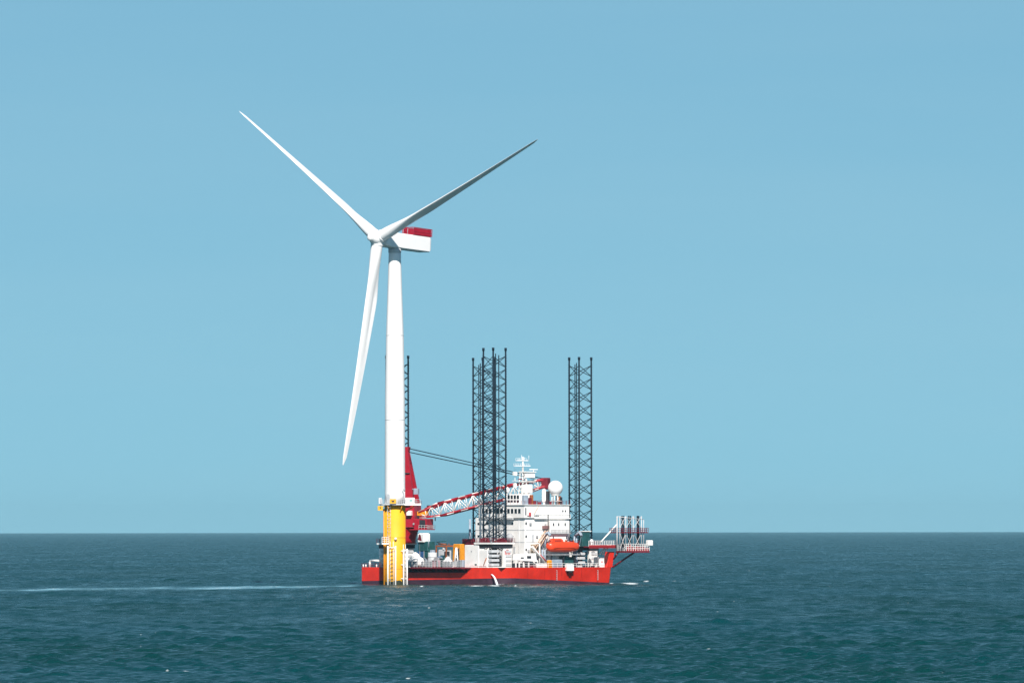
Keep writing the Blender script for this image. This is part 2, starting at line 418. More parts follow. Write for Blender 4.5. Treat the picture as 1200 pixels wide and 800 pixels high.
# ================================================================== WIND TURBINE
TX, TY = -31.5, 2512.0
turbine = empty('wind_turbine', (TX, TY, 0))
tag(turbine, 'tall white three bladed wind turbine on a yellow foundation column in the sea', 'wind turbine')
TPZ = 21.6
# --- foundation column
tp = MB().lathe([(2.82, -12), (2.82, TPZ)], 64).build('foundation_column', YELLOW, turbine)
for z in (4.4, 12.8): MB().lathe([(2.825, z - .07), (2.85, z - .05), (2.85, z + .05), (2.825, z + .07)], 64, cap=False).build('weld_band', paint('weld_ochre', (0.5, 0.24, 0.01), 0.6, 0.2), tp)
gr = MB(); random.seed(3)
n = 64; prof = [2.835] * n
v0 = [(2.838 * math.cos(2 * math.pi * i / n), 2.838 * math.sin(2 * math.pi * i / n), -3) for i in range(n)]
v1 = [(2.838 * math.cos(2 * math.pi * i / n), 2.838 * math.sin(2 * math.pi * i / n), 0.85 + 0.55 * random.random()) for i in range(n)]
gr.add(v0 + v1, [(i, (i + 1) % n, n + (i + 1) % n, n + i) for i in range(n)], True)
gr.build('marine_growth', paint('marine_growth', (0.02, 0.028, 0.015), 0.8, 0.4, 1.5), tp)
for q in ((-2.9, -1.2), (-2.75, 1.4)): MB().tube([(*q, -5), (*q, 20.5)], 0.22, 10).build('cable_pipe', AMBER, tp)
def landing(ax, off, x0, x1, zt, name='boat_landing'):
    """two fender tubes and a ladder standing off the column; ax = facing angle"""
    M = Matrix.Rotation(ax, 3, 'Z')
    p = lambda x, y, z: M @ Vector((x, y, z))
    f = MB()
    f.bar(p(x0, -off, zt - .5), p(x1, -off, zt - .5), .12)
    for x in (x0, x1):
        f.tube([p(x, -off, -4), p(x, -off, zt)], 0.21, 10)
        for z in (1.8, 5.5, 9.2):
            if z < zt: f.bar(p(x, -off, z), p(x * 0.85, -2.3, z), 0.14, n=6)
    o = f.build(name, WHITE, turbine)
    ld = MB()
    xm = (x0 + x1) / 2; w = 0.42
    for x in (xm - w, xm + w): ld.bar(p(x, -off + .35, -2), p(x, -off + .35, zt + 1.2), 0.07, n=5)
    ld.build('ladder_rail', WHITE, o)
    z = 0.3
    while z < zt: MB().bar(p(xm - w, -off + .35, z), p(xm + w, -off + .35, z), 0.09, n=4).build('rung', DARK, o); z += 1.05
    return o
landing(R(-2), 3.9, -1.75, 0.3, 10.6)
landing(R(48), 3.7, -0.6, 0.75, 9.8)
# upper ladder with cage
ul = MB()
for x in (-2.0, -1.15): ul.bar((x, -2.75, 10), (x, -2.75, 21.4), 0.06, n=5)
for k in range(19): ul.bar((-2.0, -2.75, 10.2 + k * .6), (-1.15, -2.75, 10.2 + k * .6), 0.035, n=4)
for k in range(10):
    z = 11.2 + k * 1.08; ul.tube([(-2.0, -2.75, z), (-2.05, -3.3, z), (-1.57, -3.55, z), (-1.1, -3.3, z), (-1.15, -2.75, z)], 0.04, 4)
ul.build('upper_ladder', GREYW, turbine)
# rest platform
rp = MB().box(-3.5, -1.6, -4.3, -2.2, 11.0, 11.35).build('rest_platform', WHITE, turbine)
MB().rail([(-1.6, -4.25, 11.35), (-3.45, -4.25, 11.35), (-3.45, -2.3, 11.35)], 1.6, .65, .07, 3).build('railing', WHITE, rp)
lamp = MB().lathe([(.1, 0), (.32, .05), (.36, .4), (.22, .6), (.03, .66)], 14, (0.2, -3.15, 12.2)).bar((.2, -2.7, 12.1), (.2, -3.2, 12.2), .08).build('foundation_lamp', WHITE, turbine)
# main platform: round walkway with a laydown wing to the right
pl = MB(); outl = []
for i in range(40):
    a = 2 * math.pi * i / 40
    outl.append((4.15 * math.cos(a), 4.15 * math.sin(a)))
def plate(mb, pts, z0, z1):
    nn = len(pts)
    mb.add([(x, y, z0) for x, y in pts] + [(x, y, z1) for x, y in pts],
           [list(range(nn - 1, -1, -1)), list(range(nn, 2 * nn))] + [(i, (i + 1) % nn, nn + (i + 1) % nn, nn + i) for i in range(nn)])
outl = [p for p in outl if not (p[0] > 2.4 and p[1] < -.2)]
k0 = max(range(len(outl)), key=lambda i: (outl[i][0] > 0 and outl[i][1] > 0) * (outl[i][0]))
arc = outl[k0:] + outl[:k0]
plat_pts = arc + [(2.3, -3.6), (6.9, -3.6), (6.9, -.5), (4.1, -.3)]
# order by angle to keep the outline simple
plat_pts.sort(key=lambda p: math.atan2(p[1], p[0]))
plate(pl, plat_pts, TPZ - 0.05, TPZ + 0.3)
plat = pl.build('work_platform', GREYW, turbine)
for a in (20, 75, 130, 185, 240, 300, 345):
    c_, s_ = math.cos(R(a)), math.sin(R(a)); rr = 5.6 if a in (345, 20) else 3.9
    MB().bar((2.7 * c_, 2.7 * s_, TPZ - 2.2), (rr * c_, rr * s_, TPZ - .1), 0.13, n=6).build('platform_bracket', AMBER, plat)
MB().box(2.6, 6.98, -3.72, -3.6, TPZ - .15, TPZ + .38).box(6.9, 7.02, -3.6, -.5, TPZ - .15, TPZ + .38).build('platform_edge', WHITE, plat)
rl = MB()
rail_pts = [(x * .985, y * .985, TPZ + .3) for x, y in plat_pts]
rl.rail(rail_pts, 1.15, 1.3, .045, 2, closed=True)
rl.build('platform_railing', GREYW, plat)
sg = MB().bbox(-1.35, .35, -4.5, -4.38, TPZ + .35, TPZ + 1.55, .03).build('number_board', YELLOW, turbine)
sk = MB()   # dark worn mark on the board
sk.add([(-.95, -4.505, TPZ + 1.3), (-.5, -4.505, TPZ + 1.1), (-.05, -4.505, TPZ + 1.3), (-.2, -4.505, TPZ + .8), (-.5, -4.505, TPZ + .6), (-.8, -4.505, TPZ + .8)], [(0, 1, 4, 5), (1, 2, 3, 4)])
sk.build('board_mark', DARK, sg)
sg2 = MB().bbox(-4.6, -3.2, -3.3, -3.18, TPZ - 1.5, TPZ - .3, .03).bar((-3.3, -3.2, TPZ - .4), (-2.6, -2.2, TPZ - .3), .08).build('number_board', YELLOW, turbine)
MB().add([(-4.15, -3.305, TPZ - .6), (-3.65, -3.305, TPZ - .6), (-3.9, -3.305, TPZ - 1.2)], [(0, 1, 2)]).build('board_mark', DARK, sg2)
cb = MB().bbox(-4.4, -3.5, -.9, .1, TPZ + .3, TPZ + 1.9, .05).build('switch_cabinet', GREYW, turbine)
# davit crane on the platform
dv = MB().tube([(2.6, -2.6, TPZ + .3), (2.6, -2.6, TPZ + 3.6), (2.1, -3.0, TPZ + 4.6)], .14, 8).build('platform_davit', GREYW, turbine)
# stairs and equipment at the tower foot
for k, (x, z) in enumerate(((1.2, 1.0), (1.75, 1.5), (2.3, 2.1))): MB().bbox(x - .2, x + .22, -3.3, -2.9, TPZ + .3, TPZ + .3 + z, .04).build('control_cabinet', GREYM, turbine)
# --- tower
HUBZ = zz(276.0, *(0, 0)) if False else CAM_H + (hor(441) - 276.5) / F * 2508
prof = []
Zt = CAM_H + (hor(461) - 291.5) / F * TY
def tower_r(t): return float(np.interp(t, [0, .4, .65, .84, 1], [2.75, 2.66, 2.4, 1.95, 1.6]))
for k in range(24):
    t = k / 23; r = tower_r(t)
    prof.append((r, TPZ + .02 + (Zt - TPZ) * t))
tower = MB().lathe(prof, 64).build('tower', TOWERW, turbine)
for t in (0.0, 0.33, 0.66):
    r = tower_r(t); z = TPZ + .02 + (Zt - TPZ) * t
    MB().lathe([(r + .003, z), (r + .035, z + .02), (r + .035, z + .16), (r + .003, z + .18)], 64, cap=False).build('flange', GREYW, tower)
dr = MB()
M = Matrix.Rotation(R(-40), 3, 'Z')
dr.bbox(-.5, .5, -2.76, -2.62, TPZ + .6, TPZ + 2.9, .04)
d_ = dr.build('tower_door', GREYW, tower); d_.rotation_euler = (0, 0, R(-40))
# --- nacelle frame: columns (side r, back -h, up)
YAW, TILT = R(40), R(4.0)
h = Vector((-math.sin(YAW) * math.cos(TILT), -math.cos(YAW) * math.cos(TILT), math.sin(TILT)))
rr_ = Vector((math.cos(YAW), -math.sin(YAW), 0))
up = Vector((math.sin(YAW) * math.sin(TILT), math.cos(YAW) * math.sin(TILT), math.cos(TILT)))
OVER = 7.0
hubp = Vector((0, 0, Zt + 2.15)) + h * OVER
FR = Matrix(((h.x, rr_.x, up.x, hubp.x), (h.y, rr_.y, up.y, hubp.y), (h.z, rr_.z, up.z, hubp.z), (0, 0, 0, 1)))  # local x = rotor axis forward
def T(*p): return FR @ Vector(p)
def build_fr(mb, name, mat, parent, deg=None):
    mb.v = [tuple(FR @ Vector(v)) for v in mb.v]
    o = mb.build(name, mat, parent)
    if deg: smooth_by_angle(o, deg)
    return o
def rrect(x, wy, z0, z1, ch):
    return [(x, -wy + ch, z0), (x, wy - ch, z0), (x, wy, z0 + ch), (x, wy, z1 - ch), (x, wy - ch, z1), (x, -wy + ch, z1), (x, -wy, z1 - ch), (x, -wy, z0 + ch)]
nb = MB().loft([rrect(-1.9, 1.55, -1.5, 1.55, .5), rrect(-3.4, 1.95, -1.95, 2.0, .3), rrect(-8.5, 2.0, -2.05, 2.05, .22), rrect(-19.3, 2.0, -2.0, 2.05, .22), rrect(-19.9, 1.8, -1.7, 1.9, .3)])
nac = build_fr(nb, 'nacelle', WHITE_CLEAN, turbine)
yb = MB().lathe([(1.66, Zt - 1.1), (1.75, Zt - .9), (1.75, Zt + .25)], 40).build('yaw_bearing', GREYW, nac)
# hoist platform: red slatted fence round the nacelle roof
fp = MB(); z0, z1 = 2.12, 4.15
xs = (-12.4, -19.85)
for (xa, ya, xb, yb_) in ((xs[0], 2.0, xs[1], 2.0), (xs[1], 2.0, xs[1], -2.0), (xs[1], -2.0, xs[0], -2.0), (xs[0], -2.0, xs[0], 2.0)):
    L = math.hypot(xb - xa, yb_ - ya); k = int(L / .42)
    for i in range(k + 1):
        x = xa + (xb - xa) * i / k; y = ya + (yb_ - ya) * i / k
        fp.bar((x, y, z0), (x, y, z1), .1, n=4)
    for zr in (z0 + .3, (z0 + z1) / 2, z1): fp.bar((xa, ya, zr), (xb, yb_, zr), .09, n=4)
fp.box(xs[1] + .12, xs[0] - .12, -1.86, -1.8, z0 + .1, z1 - .15).box(xs[1] + .12, xs[0] - .12, 1.78, 1.84, z0 + .1, z1 - .15).box(xs[1] + .1, xs[0] - .1, -1.78, 1.76, z0 - .03, z0 + .05)
fpo = build_fr(fp, 'hoist_platform_fence', paint('fence_red', (0.33, 0.006, 0.025), 0.45, 0.12, 0.8), nac)
build_fr(MB().bar((-11.2, .8, 2.0), (-11.2, .8, 3.6), .06).bar((-11.2, .6, 3.6), (-11.2, 1.0, 3.6), .05), 'wind_vane', GREYM, nac)
build_fr(MB().bar((-11.2, -.8, 2.0), (-11.2, -.8, 3.3), .06), 'lightning_rod', GREYM, nac)
# --- hub and spinner
hb = MB()
M = Matrix(((0, 0, 1), (0, 1, 0), (-1, 0, 0)))      # lathe z -> local x
hb.lathe([(1.6, -2.0), (1.9, -1.7), (2.0, -.6), (1.97, .5), (1.7, 1.5), (1.25, 2.3), (1.0, 2.7), (.92, 3.3), (.6, 3.6), (.02, 3.68)], 40, M=M)
hb.lathe([(1.2, -.2), (1.5, -.1)], 8) if False else None
hub = build_fr(hb, 'hub', WHITE_CLEAN, turbine)
# --- blades
def airfoil(chord, thick, n=18, cusp=0.0):
    pts = []
    for i in range(n):                   # suction side from trailing to leading edge, then pressure side back
        a = math.pi * i / (n - 1); x = .5 * (1 + math.cos(a))
        y = thick * 2.5 * (.2969 * math.sqrt(max(x, 0)) - .126 * x - .3516 * x * x + .2843 * x ** 3 - .1036 * x ** 4)
        pts.append((x, y))
    for i in range(1, n - 1):
        a = math.pi * (1 - i / (n - 1)); x = .5 * (1 + math.cos(a))
        y = -thick * 2.5 * (.2969 * math.sqrt(max(x, 0)) - .126 * x - .3516 * x * x + .2843 * x ** 3 - .1036 * x ** 4) * (1 - .75 * max(0, x - .35) - cusp * 1.3 * math.exp(-((x - .72) / .14) ** 2))
        pts.append((x, y))
    return [(chord * (x - .32), chord * y) for x, y in pts]
def circle(r, n=18):
    N = 2 * n - 2
    return [(r * math.cos(2 * math.pi * i / N), r * math.sin(2 * math.pi * i / N)) for i in range(N)]
BL = 61.4
def blade(alpha, pitch):
    span = Vector((0, math.sin(alpha), math.cos(alpha)))      # in (h, r, up)
    tang = Vector((0, math.cos(alpha), -math.sin(alpha)))
    ax = Vector((1, 0, 0))
    rings = []
    for k in range(34):
        s = (k / 33) ** 1.15; rad = 1.4 + s * (BL - 1.4)
        w = min(1, max(0, (s - .02) / .24)); w = w * w * (3 - 2 * w)
        ch = 4.6 * (1 - .74 * max(0, (s - .27)) / .73)
        if s > .97: ch *= max(.3, max(0, 1 - ((s - .97) / .03) ** 2) ** .6)
        tk = .36 - .12 * min(1, max(0, (s - .25) / .6)) + .12 * max(0, 1 - s / .28)
        a = airfoil(ch, tk, cusp=max(0, 1 - abs(s - .3) / .26)); c = circle(1.6 * (1 - .1 * min(1, s / .2)))
        tw = pitch - R(6) * (1 - s) ** 2
        le = ax * math.sin(tw) + tang * math.cos(tw) * -1         # towards the leading edge
        nn = span.cross(le).normalized()
        cone = 1.7 * s * s + .4 * s                               # prebend upwind
        ring = []
        for (xa, ya), (xc, yc) in zip(a, c):
            x = xc * (1 - w) + xa * w; y = yc * (1 - w) + ya * w
            ring.append(span * rad + ax * cone - le * x + nn * y)
        rings.append(ring)
    return MB().loft(rings, smooth=True)
for al in (186.5, 66.1, 305.4):
    bo = build_fr(blade(R(al), R(94)), 'blade', WHITE_CLEAN, turbine, 50)
    sp = Vector((0, math.sin(R(al)), math.cos(R(al))))
    cq = sp.to_track_quat('Z', 'X').to_matrix()
    cl = MB().lathe([(1.72, 1.0), (1.72, 1.85), (1.62, 1.95)], 30, M=cq)
    build_fr(cl, 'root_collar', WHITE_CLEAN, hub, 40)
# white equipment box on the platform wing
eqb = MB().bbox(-1.25, 1.25, -1.0, 1.0, 0, 1.6, .06).build('equipment_box', WHITE_CLEAN, None, (TX + 4.05, TY - 2.2, TPZ + .302))
tag(eqb, 'white equipment box standing on the platform of the yellow turbine column', 'equipment box')
MB().box(-.1, .65, -1.012, -1.003, .45, 1.2).build('panel', paint('pale_teal', (.3, .5, .48), .4, .1), eqb)
MB().box(-1.2, 1.2, -.9, .9, -.0, .12).build('skid', DARK, eqb)

# ================================================================== JACK-UP VESSEL
ship = empty('jackup_vessel', SHIP, SHIP_RZ)
tag(ship, 'red hulled jack-up vessel with four lattice legs and white deckhouse lying behind the turbine', 'jack-up ship')
DK = 4.75
XL, YW = lx(420.6, 0), ly(717.2, 0)
# outline with rounded bow corners (starboard bow corner large radius)
def outline(inset_bow, zfun=None):
    r = 5.0; pts = []
    x1 = 0 - inset_bow
    pts.append((XL, YW)); pts.append((XL + .0, 1.2)); pts.append((XL + 1.2, 0))
    for i in range(9):
        a = -math.pi / 2 + (math.pi / 2) * i / 8; pts.append((x1 - r + r * math.cos(a), r + r * math.sin(a)))
    for i in range(4):
        a = (math.pi / 2) * i / 3; pts.append((x1 - .8 + .8 * math.cos(a), YW - .8 + .8 * math.sin(a)))
    return pts
def bootz(x, y):
    if y < 6: return 1.0 + (x - XL) / (0 - XL) * .95
    return 1.95 - (y / YW) * 1.4
up_, lo_ = outline(0), outline(1.2)
mid = [(a[0] + (b[0] - a[0]) * .66, a[1]) for a, b in zip(up_, lo_)]
hm = MB().loft([[(x, y, bootz(x, y)) for x, y in mid], [(x, y, DK) for x, y in up_]], cap=False)
hm.add([(x, y, DK) for x, y in up_], [list(range(len(up_)))])
hull = hm.build('hull', RED, ship); smooth_by_angle(hull, 30)
bm_ = MB().loft([[(x, y, -6) for x, y in lo_], [(x, y, bootz(x, y)) for x, y in mid]], cap=False)
bo = bm_.build('boot_top', BOOT, hull); smooth_by_angle(bo, 30)
# plate seams and rub rail
SEAM = paint('seam_red', (0.36, 0.012, 0.012), .5, .2)
for x in (-46, -36, -26.5, -17): MB().box(x - .04, x + .04, -.02, .01, 2.2, DK - .1).build('plate_seam', SEAM, hull)
for y in (9, 15, 21, 28, 33): MB().box(-.01, .02, y - .04, y + .04, 2.6, DK - .1).build('plate_seam', SEAM, hull)
for px, x in ((588.5, 0.0), (652.5, 0.02), (700.5, 0.02)):
    dm = MB(); y = ly(px, x); k = 0
    dm.box(x - .02, x + .025, y - .03, y + .03, 1.3, 4.0)
    while k < 6: dm.box(x - .02, x + .03, y - .22, y + .03, 1.35 + k * .5, 1.5 + k * .5); k += 1
    if px > 600: dm.build('draught_mark', GREYW, hull)
# deck surface
MB().box(XL + .6, -.9, .6, YW - .6, DK + .004, DK + .02).build('deck', GREYDECK, hull)
# overhanging deck edge along starboard; shades the strip of hull below
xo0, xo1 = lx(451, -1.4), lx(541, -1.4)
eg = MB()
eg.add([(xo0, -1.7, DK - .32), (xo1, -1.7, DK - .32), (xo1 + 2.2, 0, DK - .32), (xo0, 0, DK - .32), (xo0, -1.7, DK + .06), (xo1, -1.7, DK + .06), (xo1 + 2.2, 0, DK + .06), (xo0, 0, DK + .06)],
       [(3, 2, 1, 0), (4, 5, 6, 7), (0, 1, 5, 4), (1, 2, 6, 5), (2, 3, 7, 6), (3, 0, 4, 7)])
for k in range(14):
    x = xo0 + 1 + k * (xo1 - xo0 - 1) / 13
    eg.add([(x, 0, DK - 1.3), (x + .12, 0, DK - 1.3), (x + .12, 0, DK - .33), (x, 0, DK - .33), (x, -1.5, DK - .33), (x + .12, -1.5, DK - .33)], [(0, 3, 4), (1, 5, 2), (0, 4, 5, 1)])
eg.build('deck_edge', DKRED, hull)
MB().box(xo0 + .1, xo1 + .6, -.14, 0.0, DK - 1.35, DK - .34).build('shade_strip', paint('shade_maroon', (.03, .008, .018), .6, .3, .8), hull)  # dark band added to deepen the overhang's shade on the hull, painted in colour
# stowage fence along that edge
fc = MB(); fc.rail([(xo0 + .3, -1.55, DK + .06), (xo1 - .3, -1.55, DK + .06)], 1.9, 1.25, .06, 4)
fco = fc.build('deck_fence', GREYW, ship)
x = xo0 + .5
while x < xo1 - .5:
    MB().box(x, x + 1.0, -1.5, -1.46, DK + .15, DK + 1.7).build('mesh_panel', GREYM, fco); x += 1.25 * random.choice((1, 1, 1, 2))
# bulwark at the port bow corner and its white inside house
bw = MB()
zt = zz(646.0, 0, YW, 715)
bw.add([(-3.2, YW, DK), (0, YW, DK), (.45, YW + .3, zt), (-2.9, YW + .3, zt), (-3.2, YW - .35, DK), (-.05, YW - .35, DK), (.4, YW - .05, zt), (-2.9, YW - .05, zt)],
       [(0, 1, 2, 3), (7, 6, 5, 4), (3, 2, 6, 7), (0, 3, 7, 4), (1, 5, 6, 2), (0, 4, 5, 1)])
bw.add([(0.01, YW - 1.9, DK), (0.01, YW, DK), (.46, YW + .29, zt - .05), (.46, YW - 1.2, zt - .05), (-.3, YW - 1.9, DK), (-.3, YW, DK), (.15, YW + .29, zt - .05), (.15, YW - 1.2, zt - .05)],
       [(0, 1, 2, 3), (7, 6, 5, 4), (3, 2, 6, 7), (0, 3, 7, 4), (1, 5, 6, 2), (0, 4, 5, 1)])
bw.build('bulwark', RED, hull)
bh = MB().bbox(-3.6, -.9, ly(702.5, -.9), YW - 2.0, DK, zz(652.3, -1, 35, 705), .15).build('bow_locker', WHITE, ship)
MB().box(-.905, -.885, YW - 3.2, YW - 2.6, DK + 1.3, DK + 1.6).build('locker_mark', EMBLEM, bh)
# hull boxes and draft marks
MB().bbox(-.5, .75, ly(664.3, .5), ly(671.8, .5), zz(668.3, .5, 22, 668), zz(660.6, .5, 22, 668), .08).build('overboard_box', WHITE, ship)
MB().box(-.3, .7, ly(666.5, .5), ly(669.5, .5), zz(670.6, .5, 22, 668), zz(668.35, .5, 22, 668)).build('outlet', DARK, ship)
# bow deck railing
MB().rail([(-.35, 6.5, DK), (-.35, YW - 2.5, DK)], 1.1, 1.7, .05, 2).rail([(-14, .4, DK), (-7, .4, DK)], 1.1, 1.7, .05, 2).build('deck_railing', WHITE, ship)
MB().rail([(XL + .4, YW - 1, DK), (XL + .4, .6, DK), (xo0 - .4, .4, DK)], 1.0, 1.6, .05, 2).build('deck_railing', DKRED, ship)

# ---------------- legs and jackhouses
LA, LB, LC, LD = (-49.9, 4.5), (-49.1, 34.6), (-8.6, 4.5), (-8.6, 34.75)
LROT = R(0)
HS = 2.16; BAY = 3.55
TOP = 63.6
def make_leg():
    br = MB(); q50 = Matrix.Rotation(-SHIP_RZ, 2)
    crn = [tuple(q50 @ Vector(p)) for p in ((-.23, -3.45), (3.1, 1.52), (-2.87, 1.93))]
    z = TOP - 1.9
    while z > -8:
        for i in range(3):
            a, b = crn[i], crn[(i + 1) % 3]
            z0, z1 = z - BAY + .32, z - .32
            br.bar((*a, z0), (*b, z1), .1, n=5); br.bar((*a, z1), (*b, z0), .1, n=5)
        z -= BAY
    leg = br.build('leg', NAVY, ship)
    for a in crn:
        c = MB().bar((*a, -9), (*a, TOP), .23, n=10)
        c.bar((*a, TOP - .75), (*a, TOP + .05), .34, n=10)
        d = Vector((a[0], a[1], 0)).normalized()                   # rack plate with teeth, facing outwards
        for k in range(90):
            z = TOP - 2 - k * .72; p = Vector((a[0], a[1], z)) + d * .2
            c.bar(p, p + d * .1, .13, n=4)
        c.build('chord', NAVY, leg)
    p_ = tuple(q50 @ Vector((.4, .8)))
    pp = MB().bar((*p_, -8), (*p_, TOP - 1.5), .14, n=8)
    pp.build('water_pipe', NAVY, leg)
    p_ = tuple(q50 @ Vector((1.25, .8)))
    pp = MB().bar((*p_, -8), (*p_, TOP - 1.9), .14, n=8)
    pp.build('water_pipe', NAVY, leg)
    return leg
leg0 = make_leg()
for (p, tz) in ((LC, zz(407.6, *LC, 579)), (LD, zz(418.6, *LD, 680)), (LA, zz(416.6, *LA, 465)), (LB, zz(419.2, *LB, 566))):
    o = leg0 if p is LC else copy_tree(leg0, ship)
    o.location = (p[0], p[1], tz - TOP)
    if p in (LB, LD): o.rotation_euler = (0, 0, R(120))
JH = 3.35; JT = 11.45
def jackhouse():
    """white corner columns either side of stacked jacking units, heavy dark frame and white roof platform"""
    b = MB(); s = JH; w = 2.9
    # corner columns away from the rack corners: mid-face panels
    cz0, cz1 = DK, JT - 1.5
    for k in range(4):
        M = Matrix.Rotation(k * math.pi / 2, 3, 'Z')
        # each face carries a panel over its outer part
        pts = [(-s + 0.05, -s + .02), (-s + .05 + w, -s + .02), (-s + .05 + w, -s + .7), (-s + .05, -s + .7)] if k % 2 == 0 else [(s - .05 - w, -s + .02), (s - .05, -s + .02), (s - .05, -s + .7), (s - .05 - w, -s + .7)]
        pts = [tuple((M @ Vector((x, y, 0))).xy) for x, y in pts]
        plate(b, pts, cz0, cz1)
    b.box(-s, s, -s, -s + .5, cz0, cz0 + .25).box(-s, s, s - .5, s, cz0, cz0 + .25).box(-s, -s + .5, -s + .5, s - .5, cz0, cz0 + .25).box(s - .5, s, -s + .5, s - .5, cz0, cz0 + .25)
    root = b.build('jackhouse', WHITE, ship)
    f = MB()
    f.box(-s - .15, s + .15, -s - .15, -HS - .45, JT - 1.45, JT - .45).box(-s - .15, s + .15, HS + .45, s + .15, JT - 1.45, JT - .45)
    f.box(-s - .15, -HS - .45, -HS - .44, HS + .44, JT - 1.45, JT - .45).box(HS + .45, s + .15, -HS - .44, HS + .44, JT - 1.45, JT - .45)
    f.build('top_frame', DARK, root)
    r = MB(); e = s + .55
    r.box(-e, e, -e, -HS - .5, JT - .42, JT).box(-e, e, HS + .5, e, JT - .42, JT).box(-e, -HS - .5, -HS - .49, HS + .49, JT - .42, JT).box(HS + .5, e, -HS - .49, HS + .49, JT - .42, JT)
    r.build('roof_platform', WHITE, root)
    rl = MB().rail([(-e, -e, JT), (e, -e, JT), (e, e, JT), (-e, e, JT)], 1.15, 1.1, .05, 3, closed=True)
    rl.build('roof_railing', DKRED, root)
    for sx in (-1, 1):
        for sy in (-1, 1):
            MB().box(sx * (HS + .5) - .25, sx * (HS + .5) + .25, sy * (HS + .5) - .25, sy * (HS + .5) + .25, DK + .26, JT - 1.46).build('leg_guide', DARK, root)
    # jacking units: stacked drum motors at each rack corner
    for k in range(4):
        sx, sy = ((-1, -1), (1, -1), (1, 1), (-1, 1))[k]
        for j in range(4):
            z = DK + .75 + j * 1.2
            for ax in (0, 1):
                u = MB()
                for q in (0.0,):
                    c = (sx * (s - 1.25), sy * (s - .35), z) if ax == 0 else (sx * (s - .35), sy * (s - 1.25), z)
                    if ax == 0: u.bbox(c[0] - 1.05, c[0] + 1.05, c[1] - .45, c[1] + .45, z - .34, z + .34, .1)
                    else: u.bbox(c[0] - .45, c[0] + .45, c[1] - 1.05, c[1] + 1.05, z - .34, z + .34, .1)
                u.build('jacking_unit', GREYW, root)
    # clutter on the roof
    random.seed(5)
    for k in range(16):
        a = random.uniform(0, 2 * math.pi); x, y = (s + .0) * math.cos(a), (s + .0) * math.sin(a)
        MB().bbox(x - .3, x + .3, y - .3, y + .3, JT, JT + random.uniform(.4, 1.3), .05).build('roof_gear', DKRED, root)
    return root
jh0 = jackhouse()
for p in (LC, LD, LA, LB):
    o = jh0 if p is LC else copy_tree(jh0, ship)
    zoff = {LC: 0, LD: zz(640.2, *LD, 690) - JT, LA: -.2, LB: -.4}[p]
    o.location = (p[0], p[1], 0); o.scale = (1, 1, 1)
    if p is not LC: o.location.z = zoff * .6
# emblem on the near jackhouse, a faint one on the port bow jackhouse
def emblem(cx, z, mat, sc=1.0):
    e = MB(); xf = LC[0] + JH + .04
    e.box(xf, xf + .03, cx - 1.0 * sc, cx + 1.0 * sc, z, z + .28 * sc)
    for k in range(4): e.box(xf, xf + .03, cx + (-.95 + k * .56) * sc, cx + (-.68 + k * .56) * sc, z - (1.2 if k in (1, 2) else .8) * sc, z - .08)
    e.box(xf, xf + .03, cx - .45 * sc, cx + .5 * sc, z + .45 * sc, z + .62 * sc)
    return e
emblem(LC[1] + 1.75, zz(646.2, -5, 6, 593), EMBLEM, .95).build('emblem', EMBLEM, ship)
emblem(LD[1] + 1.75, zz(646.6, -5, 36, 694), DARK, .7).build('emblem', GREYM, ship)

# ---------------- deckhouse
HX0, HX1 = -25.0, -4.1
HY0, HY1 = 11.5, 27.2
HT, BT = 18.05, 21.5
hs = MB().bbox(HX0, HX1, HY0, HY1, DK, HT, .12)
house = hs.build('deckhouse', WHITE, ship)
bb = MB().bbox(HX0 + 2.0, HX1 + .45, HY0 - .5, HY1 - .4, HT + .02, BT, .12)
bridge = bb.build('bridge', WHITE, ship)
def pane_box(mb, face, a, z, w, hgt, off=.03, base=None):
    if face == 's':
        y = base if base is not None else HY0
        mb.box(a - w / 2, a + w / 2, y - off, y + .01, z - hgt / 2, z + hgt / 2)
    else:
        x = base if base is not None else HX1
        mb.box(x - .01, x + off, a - w / 2, a + w / 2, z - hgt / 2, z + hgt / 2)
def window(face, px, py, w, hgt, parent, base=None):
    if face == 's':
        y = base if base is not None else HY0; a = lx(px, y); z = zz(py, a, y, px)
    else:
        x = base if base is not None else HX1; a = ly(px, x); z = zz(py, x, a, px)
    f = MB(); pane_box(f, face, a, z, w + .16, hgt + .16, .035, base)
    f.use(1); pane_box(f, face, a, z, w, hgt, .05, base)
    return f.build('window', [WHITE_CLEAN, GLASS], parent)
for px, py in ((600.4, 613.2), (600.4, 628.5), (585, 613), (571, 613), (585, 628), (571, 628), (560.5, 613.4), (560.5, 628)): window('s', px, py, .8, .62, house)
for px, py in ((616.2, 613), (616.2, 628.3), (616.2, 643.8)): window('f', px, py, .5, .7, house)
# bridge window bands
by0, bx1 = HY0 - .5, HX1 + .45
for k in range(11):
    px = 566 + k * 4.25; window('s', px, 598.6, 1.02, 1.25, bridge, by0)
window('f', 615.8, 599, .35, 2.0, bridge, bx1)
for px in (659.2, 662.2): window('f', px, 598.5, .4, .5, bridge, bx1)
MB().box(HX0 + 1.7, HX1 + .75, HY0 - .8, HY1 - .1, BT, BT + .16).build('bridge_roof', WHITE, bridge)
rr1 = MB().rail([(HX0 + 1.9, HY1 - .3, BT + .16), (HX0 + 1.9, HY0 - .6, BT + .16), (HX1 + .6, HY0 - .6, BT + .16), (HX1 + .6, HY1 - .3, BT + .16)], 1.0, 1.5, .045, 2, closed=True)
rr1.build('roof_railing', DKRED, bridge)
for z in (8.2, 11.5, 14.8):
    MB().box(HX0 + .2, HX1 - .1, HY0 - .07, HY0 - .002, z, z + .14).build('deck_strake', GREYW, house)
    MB().box(HX1 + .002, HX1 + .07, HY0 + .2, ly(643.5, HX1), z, z + .14).build('deck_strake', GREYW, house)
